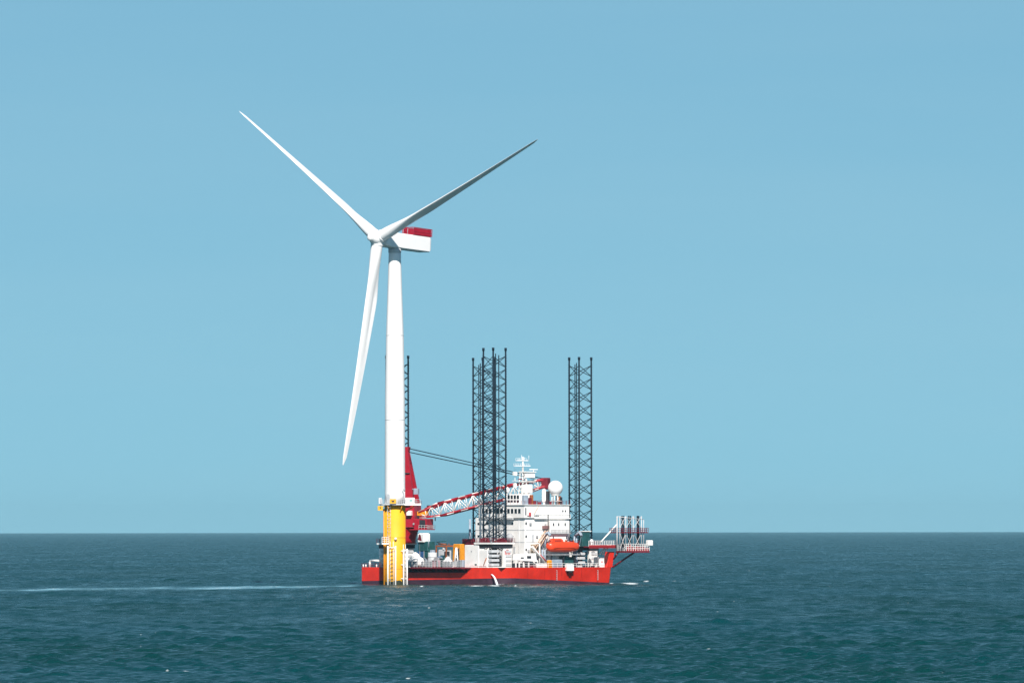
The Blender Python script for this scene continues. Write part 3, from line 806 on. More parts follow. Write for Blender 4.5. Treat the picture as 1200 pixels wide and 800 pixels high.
for x, z in ((-8.5, 8.36), (-18, 11.66), (-21.5, 14.96)):
    MB().bbox(x - .45, x + .45, HY0 - .09, HY0 - .002, z, z + 2.0, .03).build('door', GREYW, house)
for y in (14.2, 17.5): MB().bbox(HX1 + .002, HX1 + .09, y - .45, y + .45, 11.66, 13.6, .03).build('door', GREYW, house)
for x in (-6.5, -13.5, -16): MB().bar((x, HY0 - .1, DK), (x, HY0 - .1, HT - .5), .07, n=5).build('drain_pipe', GREYW, house)
for y, z in ((13.3, 16.4), (15.6, 13.0), (18.6, 16.2), (12.6, 9.2)): MB().bbox(HX1 + .002, HX1 + .3, y - .3, y + .3, z - .3, z + .3, .03).build('wall_fitting', GREYM, house)
# ledge under the bridge on the starboard side
MB().box(lx(572, HY0), lx(603, HY0), HY0 - 1.0, HY0, HT - .35, HT - .05).build('bridge_wing', GREYW, house)
MB().box(HX1 - .01, HX1 + .7, HY0 + 3, HY1 - .2, HT - .25, HT).build('front_walkway', WHITE, house)
MB().rail([(HX1 + .65, HY0 + 3, HT), (HX1 + .65, HY1 - .2, HT)], 1.0, 1.4, .04, 2).build('walkway_railing', WHITE, house)
# front block of cabins on the port half of the face
fy0, fy1 = ly(645, -2.6), ly(667.3, -2.6)
z3 = zz(624.3, -3, 24, 655)
fb1 = MB().bbox(HX1, HX1 + 1.5, fy0, fy1, z3 + .02, HT - .8, .1).build('cabin_block', WHITE, ship)
for px in (648.3, 654.3, 662.0): window('f', px, 614.2, .4, .75, fb1, HX1 + 1.5)
MB().box(HX1, HX1 + 1.75, fy0 - .2, fy1 + .3, z3 - .25, z3).build('front_walkway', GREYM, house)
fb2 = MB().bbox(HX1, HX1 + 1.1, fy0, fy1 - .5, DK, z3 - .26, .1).build('cabin_block', WHITE, ship)
for px in (648.0, 663.6): window('f', px, 629.6, .4, .8, fb2, HX1 + 1.1)
MB().rail([(HX1 + 1.7, fy0, z3 - 0.0), (HX1 + 1.7, fy1 + .2, z3)], .9, 1.3, .04, 2).build('walkway_railing', GREYM, house)
MB().bar((HX1 + .9, fy0 - .35, z3 - .5), (HX1 + .9, fy0 - .35, HT + .9), .12, n=6).build('vent_post', DARK, house)
MB().bbox(HX1 + .02, HX1 + .9, ly(636.5, -3.5), ly(643.8, -3.5), zz(619.4, -3.5, 17, 640), zz(615.6, -3.5, 17, 640), .08).build('ventilator', paint('dull_brown', (.2, .1, .1), .6, .2), house)
# small fittings on the bridge front
MB().bbox(bx1, bx1 + .25, ly(619.5, bx1), ly(621.5, bx1), zz(604.5, bx1, 13, 620), zz(600.2, bx1, 13, 620), .03).build('fire_box', EMBLEM, bridge)
for px in (618.5, 620.6, 626.5, 628.2, 630.2): MB().box(bx1, bx1 + .06, ly(px, bx1) - .22, ly(px, bx1) + .22, zz(604.8, bx1, 13, 625), zz(603.6, bx1, 13, 625)).build('vent_grille', DARK, bridge)
MB().bar((bx1 + .1, ly(625.0, bx1), zz(603, bx1, 14, 625)), (bx1 + .1, ly(631, bx1), BT), .06, n=5).build('cable_run', BEIGE, bridge)
# dark dome on the starboard side wall
MB().sphere((lx(597, HY0 - .3), HY0 - .2, zz(630, -11, HY0, 597)), 1.25, 16, 10).build('exhaust_cowl', GREYM, house)
# small white objects left of the bridge
MB().sphere((lx(590, 10.4), 10.4, zz(592.0, -14, 10.4, 590)), .62, 16, 10).bar((lx(590, 10.4), 10.4, HT - .3), (lx(590, 10.4), 10.4, zz(592, -14, 10.4, 590)), .15).build('antenna_dome', WHITE_CLEAN, bridge)

# ---------------- things on the bridge roof
RZ_ = BT + .16
def on_roof(px, y): return lx(px, y), y
# wheelhouse top cabin with dark windows
x0, x1 = lx(592.5, 14.0), lx(609, 14.0)
tcn = MB().bbox(x0, x1, 14.0, 18.5, RZ_, zz(578.8, x0, 14, 600), .1).build('top_cabin', WHITE, ship)
for k in range(4): window('s', 596 + k * 3.6, 582.2, .95, 1.0, tcn, 14.0)
for k in range(4): window('s', 596 + k * 3.6, 587.0, .95, .6, tcn, 14.0)
# main mast
mx, my = lx(612.5, 16.5), 16.5
mzt = zz(534, mx, my, 612)
ms = MB()
for dx, dy in ((-.9, -.9), (.9, -.9), (.9, .9), (-.9, .9)):
    ms.bar((mx + dx, my + dy, RZ_), (mx + dx * .55, my + dy * .55, zz(552, mx, my, 612)), .13, n=6)
zc = RZ_
while zc < zz(554, mx, my, 612):
    for a, b in (((-.85, -.85), (.85, -.85)), ((.85, -.85), (.85, .85)), ((.85, .85), (-.85, .85)), ((-.85, .85), (-.85, -.85))):
        ms.bar((mx + a[0], my + a[1], zc), (mx + b[0] * .95, my + b[1] * .95, zc + 1.1), .06, n=4)
    zc += 1.1
ms.bar((mx, my, zz(553, mx, my, 612)), (mx, my, mzt - .2), .3, .16, 10)
mast = ms.build('main_mast', WHITE, ship)
def yard(px0, px1, py, r=.13):
    z = zz(py, mx, my, 612); a, b = ly(px0, mx), ly(px1, mx)
    m = MB().box(mx - .35, mx + .35, a, b, z - .12, z + .1)
    m.rail([(mx - .3, a, z + .1), (mx - .3, b, z + .1)], .5, .8, .04, 1)
    return m.build('mast_yard', WHITE_CLEAN, mast)
yard(605, 618, 539.4); yard(602.8, 620.5, 545.6)
MB().box(mx - .9, mx + 1.2, ly(610, mx), ly(625, mx), zz(553.2, mx, my), zz(552.2, mx, my)).bbox(mx - .6, mx + .9, ly(613, mx), ly(624.5, mx), zz(559.5, mx, my), zz(553.6, mx, my), .1).build('mast_cabin', WHITE, mast)
MB().box(mx - .9, mx + 1.0, ly(609.5, mx), ly(625, mx), zz(564.6, mx, my), zz(563.6, mx, my)).bbox(mx - .6, mx + .8, ly(611.5, mx), ly(622, mx), zz(577.5, mx, my), zz(567.5, mx, my), .15).build('mast_cabin', WHITE, mast)
MB().box(mx - .2, mx + .2, ly(620.5, mx), ly(629.5, mx), zz(550.3, mx, my), zz(549.3, mx, my)).bar((mx, ly(625, mx), zz(552.4, mx, my)), (mx, ly(625, mx), zz(550.3, mx, my)), .14).build('radar_scanner', WHITE_CLEAN, mast)
for px, t in ((611.0, 533), (614.5, 535.5), (619.5, 533.5), (608.2, 537)):
    MB().bar((mx, ly(px, mx), zz(540, mx, my)), (mx, ly(px, mx), zz(t, mx, my)), .05, n=5).build('whip_antenna', WHITE_CLEAN, mast)
MB().bar((mx + .5, ly(615, mx), zz(562, mx, my)), (mx + .5, ly(606, mx), zz(561, mx, my)), .16, n=6).build('mast_lamp_arm', DKRED, mast)
MB().bbox(mx - .3, mx + .5, ly(611, mx), ly(619, mx), RZ_, RZ_ + 2.2, .1).build('mast_base', BLUEGREY, mast)
# secondary mast
ax_, ay_ = on_roof(603.3, 14.6)
MB().bar((ax_, ay_, zz(579, ax_, ay_)), (ax_, ay_, zz(549, ax_, ay_)), .12, .05, 6).box(ax_ - .6, ax_ + .6, ay_ - .5, ay_ + .5, zz(563.5, ax_, ay_), zz(562.8, ax_, ay_)).bbox(ax_ - .5, ax_ + .5, ay_ - .5, ay_ + .5, zz(557, ax_, ay_), zz(552.6, ax_, ay_), .1).bbox(ax_ - .4, ax_ + .4, ay_ - .4, ay_ + .4, zz(571, ax_, ay_), zz(566, ax_, ay_), .1).build('signal_mast', WHITE, ship)
# small white dome
sx_, sy_ = on_roof(593.6, 13)
MB().sphere((sx_, sy_, zz(574.3, sx_, sy_)), .85, 16, 10).bar((sx_, sy_, RZ_), (sx_, sy_, zz(575, sx_, sy_)), .2).build('antenna_dome', WHITE_CLEAN, ship)
# big radome
gx, gy = -6.5, ly(650.6, -6.5)
gz = zz(571.6, gx, gy, 650)
rd = MB().sphere((gx, gy, gz), 2.02, 36, 20).build('radome', WHITE_CLEAN, ship)
gp = MB().lathe([(1.05, gz - 2.0), (1.25, gz - 1.75)], 24, (gx, gy, 0))
for k in range(6):
    a = k * math.pi / 3; gp.bar((gx + 1.0 * math.cos(a), gy + 1.0 * math.sin(a), RZ_), (gx + .9 * math.cos(a), gy + .9 * math.sin(a), gz - 1.9), .11, n=6)
gp.box(gx - 1.2, gx + 1.2, gy - 1.2, gy + 1.2, RZ_ + .9, RZ_ + 1.05)
gp.build('radome_stand', WHITE, rd)
MB().bbox(gx - .5, gx + .7, gy + .75, gy + 1.5, RZ_, RZ_ + 2.3, .1).build('stand_locker', BROWN, rd)
# satellite capsule
cx_, cy_ = -7.0, ly(637.4, -7.0)
MB().lathe([(.5, RZ_ + .6), (.62, RZ_ + .9), (.62, zz(576, cx_, cy_)), (.5, zz(574, cx_, cy_)), (.25, zz(572.6, cx_, cy_)), (.02, zz(572.2, cx_, cy_))], 20, (cx_, cy_, 0)).bar((cx_, cy_, RZ_), (cx_, cy_, RZ_ + .7), .3, n=8).build('satellite_capsule', WHITE_CLEAN, ship)
for px, yv, hgt, mt in ((622.5, 0, 2.6, BROWN), (621, 0, 1.8, DKRED), (641.8, 0, 3.6, DARK), (644, 0, .8, DKRED), (626, 0, .9, DKRED), (656.5, 0, 2.0, DARK), (632, 0, .7, DKRED)):
    yb2 = ly(px, -6)
    MB().bbox(-6.4, -5.6, yb2 - .4, yb2 + .4, RZ_, RZ_ + hgt, .06).build('roof_vent', mt, ship)
MB().bbox(-6.8, -5.8, ly(613.5, -6), ly(618.5, -6), RZ_, RZ_ + 2.5, .1).build('roof_locker', BLUEGREY, ship)

# ---------------- crane round the stern leg
BDIR = math.atan2(19.5, 39.0)
pz0, pz1 = JT - .2, 15.6
BO = (2.0 * math.cos(BDIR), 2.0 * math.sin(BDIR), 0)
crane = MB().lathe([(3.3, pz0), (3.3, pz0 + 1.0), (4.1, pz1 - .6), (4.3, pz1)], 40, BO).build('crane', CRIMSON, ship, (LA[0], LA[1], 0))
# slewing frame of the crane: local x along the boom
def build_cr(mb, name, mat, parent=crane):
    o = mb.build(name, mat, parent); o.rotation_euler = (0, 0, BDIR)
    if parent is ship: o.location = (LA[0], LA[1], 0)
    return o
zs = 21.6
sl_ = MB()
sl_.loft([[(-1.9, -3.9, pz1 + .02), (7.0, -3.9, pz1 + .02), (6.0, 3.9, pz1 + .02), (-1.9, 3.9, pz1 + .02)], [(-1.7, -3.5, zs), (6.7, -3.5, zs), (5.6, 3.5, zs), (-1.7, 3.5, zs)]])
sl_.box(1.0, 6.02, -3.98, -3.6, 18.2, 18.45)
build_cr(sl_, 'slewing_house', CRIMSON)
# machinery box beside the boom foot
zb0, zb1 = zz(619.5, -40, 8, 500), zz(607.5, -40, 8, 500)
mbx = MB().bbox(6.9, 10.6, -4.2, .6, zb0, zb1, .12); mbx.box(5.7, 11.0, -4.4, .8, zb0 - .25, zb0)
build_cr(mbx, 'winch_house', CRIMSON)
build_cr(MB().box(8.6, 10.33, -4.25, -4.2, zb0 + .3, zb1 - .3).box(10.3, 10.34, -3.6, .2, zb0 + .3, zb1 - .3), 'winch_grille', DARK)
build_cr(MB().lathe([(.28, 0), (.28, .06)], 14, (6.9, -4.26, (zb0 + zb1) / 2), M=Matrix.Rotation(R(90), 3, 'X')), 'porthole', GREYM)
build_cr(MB().rail([(8.5, -4.4, zb0), (11.0, -4.4, zb0), (11.0, .8, zb0)], 1.0, .9, .05, 2), 'winch_railing', GREYW)
# tall mast frame: two plated legs that straddle the leg, tied by cross beams
zt_ = zz(523.5, LA[0], LA[1], 478)
for s in (-1, 1):
    a = MB()
    y0, y1 = s * 2.7, s * 3.5; ya, yb3 = s * 2.4, s * 3.2
    xs0, xs1 = ((-1.6, 5.5), (.9, 2.45)) if s > 0 else ((-1.6, 6.6), (1.2, 4.7))
    xm0, xm1 = (-.1, 3.95) if s > 0 else (-.1, 5.6)
    a.loft([[(xs0[0], y0, zs), (xs0[1], y0, zs), (xs0[1], y1, zs), (xs0[0], y1, zs)],
            [(xm0, y0 * .93, zs + 7.5), (xm1, y0 * .93, zs + 7.5), (xm1, y1 * .93, zs + 7.5), (xm0, y1 * .93, zs + 7.5)],
            [(xs1[0], ya, zt_ - 1.3), (xs1[1], ya, zt_ - 1.3), (xs1[1], yb3, zt_ - 1.3), (xs1[0], yb3, zt_ - 1.3)],
            [(xs1[0], ya, zt_), (xs1[1] + .25, ya, zt_), (xs1[1] + .25, yb3, zt_), (xs1[0], yb3, zt_)]])
    build_cr(a, 'mast_frame', CRIMSON)
for t in (.25, .5, .72, .95):
    z = zs + (zt_ - zs) * t; x = -2.2 * (1 - t) + 1.2 * t + 1; w = 3.0 * (1 - t) + 2.6 * t
    build_cr(MB().box(x, x + .5, -w, w, z - .3, z + .3), 'cross_beam', CRIMSON)
build_cr(MB().rail([(-1.0, -4.2, zs + .1), (5.75, -4.2, zs + .1), (5.75, 3.4, zs + .1)], 1.1, .8, .05, 3), 'crane_railing', DKRED)
build_cr(MB().box(-1.3, 5.8, -4.3, -3.4, zs + .003, zs + .1), 'crane_walkway', GREYW)
zl = zz(575.5, -45, 4, 497)
build_cr(MB().bar((4.2, -3.2, zl + .6), (7.0, -3.2, zl + .6), .12, n=6).bbox(6.6, 7.9, -3.8, -2.6, zl - .8, zl + .8, .1), 'floodlight', BLUEGREY)
build_cr(MB().bar((3.2, -3.5, zz(554, -45, 4)), (5.4, -3.5, zz(554.2, -45, 4)), .13, n=6), 'light_arm', DARK)
build_cr(MB().bbox(4.9, 6.3, -4.75, -3.6, zz(603.5, -45, 4), zz(598, -45, 4), .1), 'boom_foot_bracket', WHITE)
build_cr(MB().bbox(3.0, 4.0, -3.75, -3.45, zs + 2.6, zs + 4.2, .05), 'wall_locker', WHITE)
# lattice boom
BZ0 = zz(603.2, -43, 7.5, 495)
tipx, tipy = -10.1, 24.0
tipz = zz(565.2, tipx, tipy, 640)
BLEN = math.hypot(tipx - LA[0], tipy - LA[1])
bx0 = 7.2
def bc(t):      # centre of the boom at t, in the crane's turned frame
    return Vector((bx0 + (BLEN - bx0) * t, 0, BZ0 + (tipz - BZ0) * t))
def bhw(t):     # half depth, half width
    k = min(1, t / .16) ; e = min(1, (1 - t) / .25)
    return (.6 + 1.0 * k) * (.5 + .5 * e), (1.9 * (.7 + .3 * k)) * (.45 + .55 * e)
chords = MB()
N = 18
bd_ = (bc(1) - bc(0)).normalized(); bu = Vector((-bd_.z, 0, bd_.x))
def corner(t, i):
    hd, hw = bhw(t); sy, sz = ((-1, -1), (-1, 1), (1, 1), (1, -1))[i]
    return bc(t) + Vector((0, sy * hw, 0)) + bu * (sz * hd)
for k in range(N):
    t0, t1 = k / N, (k + 1) / N
    for i in range(4): chords.use(0).bar(corner(t0, i), corner(t1, i), .24, n=6)
    for i in range(4):
        j = (i + 1) % 4
        a, b = (corner(t0, i), corner(t1, j)) if (k + i) % 2 else (corner(t0, j), corner(t1, i))
        chords.use(0 if i == 1 else 1).bar(a, b, .12, n=5)
        chords.bar(corner(t1, i), corner(t1, j), .1, n=5)
boom = build_cr(chords, 'crane_boom', [CRIMSON, WHITE], ship)
for sg_, dd_ in ((1, .3), (-1, .2)):
    walk = MB(); pts = []
    for k in range(N + 1):
        hd, hw = bhw(k / N); pts.append(bc(k / N) + bu * (sg_ * (hd + dd_)) + Vector((0, -hw - .1, 0)))
    for k in range(N):
        walk.use(0 if k % 2 == 0 else 1).bar(pts[k], pts[k + 1], .16, n=5)
        walk.bar(pts[k], pts[k] - bu * (sg_ * dd_), .08, n=4)
    walk.build('boom_walkway', [WHITE, CRIMSON], boom)
p0, p1 = bc(.0), bc(.075)
MB().bbox(p0.x - .6, p1.x - .3, -1.5, -.2, p0.z - .1, p0.z + 1.0, .1).build('hoist_winch', AMBER, boom)
MB().bbox(p1.x - .4, p1.x + .8, -1.6, .4, p1.z + .8, p1.z + 2.0, .1).build('winch_cover', DARK, boom)
pt = bc(1)
tp_ = MB().bbox(pt.x - 1.2, pt.x + .7, -1.1, 1.1, pt.z - 1.5, pt.z + 1.3, .15)
for s in (-1, 1): tp_.bar((pt.x, s * .6, pt.z - .9), (pt.x, s * .6 + .25 * s, pt.z - .9), 1.0, n=16)
tp_.build('boom_head', DKRED, boom)
hk = bc(.13); MB().bar((hk.x, -1.4, hk.z - 1.6), (hk.x, -1.4, hk.z - 2.7), .16, n=6).build('hook_block', DARK, boom)
for s in (-1, 1):
    for dz in (-.25, -1.55):
        build_cr(MB().bar((2.4, s * .35, zt_ + dz * .75), (pt.x - .2, s * .3, pt.z + 1.0 + dz * .4), .1, n=5), 'stay_rope', NAVY)
# white stowed items at the crane's foot
fx, fy = lx(497, 5.5), 5.5
MB().bbox(fx - 1.6, fx + 1.3, fy - 1.2, fy + 1.2, 11.6, 14.0, .3).build('crane_cab', WHITE, ship)
MB().add([(fx - 1.4, fy - 1.21, 12.2), (fx - .7, fy - 1.21, 13.8), (fx - .1, fy - 1.21, 13.4), (fx + .4, fy - 1.21, 11.9), (fx - .2, fy - 1.21, 11.9)], [(0, 1, 2, 3, 4)]).build('cab_window', DKRED, ship)
for q in (-1.2, .6): MB().box(fx + q, fx + q + .3, fy - .8, fy + .8, DK, 11.6).build('cab_post', GREYM, ship)

# ---------------- deck fittings that belong to the ship
# white deck house left of the near jackhouse
dh = MB().bbox(lx(544.2, .8), lx(560.5, .8), .8, 4.6, DK, zz(638.2, -14, .8, 552), .1).build('deck_store', WHITE, ship)
MB().box(lx(552, .8) - .1, lx(552, .8) + .25, .76, .81, 8.9, 9.3).build('store_vent', GREYM, dh)
MB().box(lx(557.5, .8) - .5, lx(557.5, .8) + .3, .76, .81, DK + .5, DK + 1.0).build('store_mark', TEAL, dh)
dh2 = MB().bbox(lx(561, .9), lx(571.0, .9), .9, 3.0, DK, zz(643.5, -10, .9, 566), .1).build('deck_store', WHITE, ship)
MB().bar((lx(566.2, .8), .85, DK + .6), (lx(569.5, .8), .85, DK + 2.6), .16, n=5).build('store_mark', BROWN, dh2)
# exhaust stack and locker at the left end of the house
ex, ey = lx(550.5, 22), 22
MB().bar((ex, ey, DK), (ex, ey, zz(608, ex, ey, 550)), .42, .3, 12).build('exhaust_pipe', BLUEGREY, ship)
MB().bbox(ex - 2.2, ex + 2.0, ey - 1, ey + 1, DK, zz(631, ex, ey, 550), .1).build('winch_locker', DKRED, ship)
# lifeboat davits
for px in (639.5, 676.2):
    yv = ly(px, -2.2); dvm = MB()
    for o_ in (-.45, .45):
        dvm.tube([(-3.2, yv + o_, DK), (-3.2, yv + o_, 9.6), (-2.9, yv + o_ * .8, 13.2), (-1.2, yv + o_ * .5, 14.2), (-.4, yv + o_ * .3, 13.2)], .26, 8)
    for z in (6.2, 8.0, 9.8, 11.6): dvm.bar((-3.15, yv - .45, z), (-3.1, yv + .45, z), .14, n=5)
    dvm.bar((-.5, yv, 13.2), (-1.2, yv, 11.0), .06, n=4)
    dvm.build('lifeboat_davit', BLUEGREY, ship)
MB().box(-3.9, -.4, ly(642, -2), ly(675, -2), 8.05, 8.3).build('boat_deck', GREYM, ship)
for px in (646, 660, 673): MB().box(-1.2, -.8, ly(px, -1) - .15, ly(px, -1) + .15, DK, 8.05).build('deck_post', DARK, ship)
MB().bbox(-3.7, -1.6, ly(658, -2), ly(672, -2), DK, 7.6, .1).build('deck_machinery', TEAL, ship)
MB().bbox(-3.0, -.5, ly(645.5, -1), ly(657.5, -1), DK, zz(655.3, -1, 19, 650), .1).build('deck_machinery', BLUEGREY, ship)
MB().bbox(-1.4, -.5, ly(641, -1), ly(645.6, -1), DK, zz(655.8, -1, 17, 643), .2).build('deck_winch', AMBER, ship)
# inclined stairs in front of the house
def stair(pxa, pya, pxb, pyb, x, mat, name, r=.17, gap=.9):
    a = Vector((x, ly(pxa, x), zz(pya, x, 12, pxa))); b = Vector((x, ly(pxb, x), zz(pyb, x, 12, pxb))); s = MB()
    d = Vector((gap, 0, 0)); s.bar(a, b, r, n=5); s.bar(a + d, b + d, r, n=5)
    k = int((b - a).length / .5)
    for i in range(1, k): p = a.lerp(b, i / k); s.box(p.x, p.x + gap, p.y - .14, p.y + .14, p.z - .03, p.z + .03)
    return s.build(name, mat, ship)
stair(621, 639.5, 637.5, 660.5, -2.3, WHITE, 'stair')
stair(626.5, 646, 640.5, 660.5, -3.4, EMBLEM, 'stair')
stair(624.5, 643, 639, 621.5, -2.9, BEIGE, 'stair')
stair(630.5, 640, 639.5, 623.5, -3.4, BEIGE, 'stair')
MB().bbox(-3.6, -2.9, ly(623, -3), ly(633, -3), zz(650, -3, 13, 628), zz(637.5, -3, 13, 628), .05).build('stair_landing', paint('tan_panel', (.35, .27, .2), .6, .3, 1.2), ship)
MB().tube([(-2.0, ly(632, -2), DK), (-2.0, ly(632, -2), zz(636.5, -2, 14, 632)), (-2.0, ly(626.5, -2), zz(636.5, -2, 14, 628))], .2, 6).build('stair_frame', WHITE, ship)
# white mooring winch shelter on the bow deck
wy0, wy1 = ly(603.5, -2), ly(626, -2)
wz0, wz1 = zz(656.0, -2, 9, 615), zz(648.8, -2, 9, 615)
ws = MB()
ws.loft([[(-3.2, wy0, wz0), (-1.0, wy0, wz0), (-1.0, wy1, wz0 - .4), (-3.2, wy1, wz0 - .4)], [(-3.2, wy0 + .3, wz1), (-1.2, wy0 + .3, wz1), (-1.2, wy1 - .2, wz1 + .2), (-3.2, wy1 - .2, wz1 + .2)]])
wso = ws.build('winch_shelter', WHITE, ship)
MB().box(-1.08, -.95, ly(610, -1), ly(613.5, -1), wz0 + .5, wz0 + .8).box(-1.1, -.95, ly(617.5, -1), ly(622, -1), wz0 + .5, wz0 + 1.15).build('shelter_window', DARK, wso)
for px in (604, 608, 613, 619): MB().box(-1.6, -1.3, ly(px, -1.5) - .12, ly(px, -1.5) + .12, DK, wz0 - .02).build('shelter_leg', WHITE, wso)
MB().bbox(-3.6, -2.0, wy0, wy1 + 2, DK, wz0 - .8, .1).build('mooring_winch', DARK, ship)
MB().bbox(-1.4, -.6, ly(628, -1), ly(640, -1), DK, zz(660, -1, 14, 634), .1).build('bollard_base', WHITE, ship)
MB().bbox(-1.3, -.6, ly(620, -1), ly(626.5, -1), DK, zz(661.4, -1, 12, 623), .1).build('bollard_base', DKRED, ship)
# port bow: post, ladder and stays up to the overhanging platform
MB().bar((-.6, ly(700.7, -.6), DK), (-.6, ly(700.7, -.6), zz(642, -.6, 35, 700)), .12, n=6).build('ladder_post', GREYM, ship)
a = (-.6, ly(701.5, -.6), zz(649.5, -.6, 34, 702)); b = (.6, ly(712.5, .6), zz(637.5, .6, 37, 712))
MB().bar(a, b, .2, n=6).bar((a[0], a[1] + 1.1, a[2]), (b[0], b[1] + .9, b[2]), .2, n=6).build('platform_brace', WHITE, ship)
# ---------------- overhanging frame platform beyond the bow
PY0, PY1 = 39.4, 47.6
PX0, PX1 = .9, 5.2
pz = zz(645.0, 3, 43, 742)
pf = MB().box(PX0, PX1, PY0, PY1, pz - .35, pz).box(PX0 - .05, PX1 + .05, PY0 - .1, PY1 + .1, pz - .5, pz - .36)
plt = pf.build('bow_platform', DKRED, ship)
MB().rail([(PX0 - .0, PY0, pz), (PX1, PY0, pz), (PX1, PY1, pz), (PX0, PY1, pz)], zz(637, 3, 43, 742) - pz, .8, .075, 3, closed=True).build('platform_railing', WHITE, plt)
random.seed(9)
for k in range(9):
    y = PY0 + .5 + k * .88
    MB().bbox(PX1 - .5 - random.random() * .4, PX1 - .12, y, y + .5, pz + .02, pz + random.uniform(.7, 1.7), .04).build('stowed_gear', EMBLEM, plt)
for k in range(7):
    y = PY0 + .9 + k * 1.05
    MB().bbox(PX0 + .3, PX0 + .8, y, y + .5, pz + .02, pz + random.uniform(.9, 1.9), .04).build('stowed_gear', GREYW, plt)
MB().bbox(PX1 - .9, PX1 + .3, ly(757, 4.5), ly(762.3, 4.5), zz(638.6, 4, 47, 760), zz(632.6, 4, 47, 760), .1).build('end_locker', WHITE, plt)
zt2, zm0, zm1 = zz(604.5, 3, 43, 742), zz(624.2, 3, 43, 742), zz(618.6, 3, 43, 742)
cg = MB()
for x in (PX0 + .3, PX1 - .3):
    for px in (722.8, 726.0, 733, 741.8, 751.5, 754.0):
        y = ly(px, x); cg.bar((x, y, pz), (x, y, zt2 - (.9 if px > 753 else 0)), .16 if px < 723 else .09, n=6)
    ys = [ly(p, x) for p in (726, 733, 741.8, 751.5)]
    for a, b in zip(ys, ys[1:]):
        for (za, zb) in ((pz + .3, zm0), (zm1, zt2)):
            cg.bar((x, a, za), (x, b, zb), .07, n=4); cg.bar((x, b, za), (x, a, zb), .07, n=4)
    cg.bar((x, ly(722.8, x), zt2 - .1), (x, ly(754, x), zt2 - .9), .09, n=5)
cg.build('cage_frame', paint('weathered_white', (.6, .58, .58), .5, .2), plt)
for x in (PX0 + .9, PX1 - .9):
    for px in (728.6, 730.4, 736.4, 738.4, 746.6, 748.2): y = ly(px, x); MB().bar((x, y, pz + 1.2), (x, y, zt2 + .1), .19, n=6).build('guide_post', NAVY, plt)
mf = MB()
for px0, px1 in ((718, 752),):
    a, b = ly(px0, 3), ly(px1, 3)
    mf.box(PX0 - .2, PX1 + .2, a + .8, b + .2, zm0, zm0 + .25)
    mf.rail([(PX0 - .2, a + .8, zm0 + .25), (PX1 + .2, a + .8, zm0 + .25), (PX1 + .2, b + .2, zm0 + .25), (PX0 - .2, b + .2, zm0 + .25)], zm1 - zm0 - .2, .7, .065, 2, closed=True)
mf.build('middle_platform', DKRED, plt)
# walkway from the port jackhouse, stay, struts
wa, wb = ly(686, .2), ly(728, 1.5)
wzz = zz(639.8, 0, 37, 705)
wk_ = MB().box(-.6, 1.6, wa, PY0 - .12, wzz - .25, wzz).build('bow_walkway', DKRED, ship)
MB().rail([(1.5, wa, wzz), (1.5, PY0 + .2, wzz)], 1.5, .8, .07, 3).build('walkway_railing', WHITE, wk_)
MB().box(1.5, 1.58, wa, PY0 - .12, wzz - .45, wzz + .35).build('walkway_beam', paint('walk_red', (.4, .02, .02), .5, .15), wk_)
MB().bar((1.0, ly(704, 1), zz(634.5, 1, 35, 704)), (PX0 + .3, ly(722.6, 1), zz(613.5, 1, 39, 722)), .2, n=8).build('platform_stay', WHITE, plt)
MB().bar((-.1, YW + .05, zz(664.5, 0, YW, 717)), (3.0, ly(742.5, 3), pz - .5), .26, n=8).bar((.2, YW + .2, zz(655, 0, YW, 717)), (1.3, ly(724, 1.3), pz - .5), .24, n=8).build('platform_strut', DKRED, plt)
MB().sphere((-.4, ly(693, -.4), zz(633.5, 0, 33, 693)), .5, 14, 8).bar((-.4, ly(693, -.4), wzz), (-.4, ly(693, -.4), zz(633, 0, 33, 693)), .25).build('bow_lamp', WHITE_CLEAN, ship)
MB().bbox(-4.8, -3.6, ly(681, -4), ly(690, -4), JT - 1, zz(622.6, -4, 33, 686), .1).build('jackhouse_cabin', TEAL, ship)
MB().box(-4.9, -3.4, ly(680.5, -4), ly(691, -4), zz(622.5, -4, 33, 686), zz(621.6, -4, 33, 686)).build('jackhouse_cabin_roof', WHITE, ship)

# ================================================================== LIFEBOAT (hangs from its davits)
LBX = -1.9
la, lb_ = ly(640.2, LBX), ly(678.4, LBX); lL = lb_ - la
lbz0, lbz1 = zz(646.6, LBX, 22, 659), zz(634.2, LBX, 22, 659)
lif = empty('lifeboat', loc(LBX, (la + lb_) / 2, lbz0), SHIP_RZ)
tag(lif, 'orange enclosed lifeboat hanging in its davits at the ship\'s white deckhouse', 'lifeboat')
rings = []
for k in range(21):
    t = k / 20; y = -lL / 2 + lL * t
    fat = (max(0.0, 1 - (2 * t - 1) ** 4 * 1.0)) ** .5
    if t > .55: fat *= 1 - .35 * ((t - .55) / .45) ** 2
    fat = max(fat, .06)
    w = 1.55 * fat; hz = (lbz1 - lbz0) / 2; zc = hz + (.1 * (2 * t - 1) ** 2)
    ring = []
    for i in range(16):
        a = 2 * math.pi * i / 16; c_, s_ = math.cos(a), math.sin(a)
        ring.append((w * math.copysign(abs(c_) ** .75, c_), y, zc + hz * fat ** .6 * math.copysign(abs(s_) ** .8, s_)))
    rings.append(ring)
lbo = MB().loft(rings, smooth=True).build('boat_hull', ORANGE, lif); smooth_by_angle(lbo, 60)
ya, yb4 = ly(645.2, LBX) - (la + lb_) / 2, ly(656.6, LBX) - (la + lb_) / 2
hz2 = zz(630.6, LBX, 22, 650) - lbz0
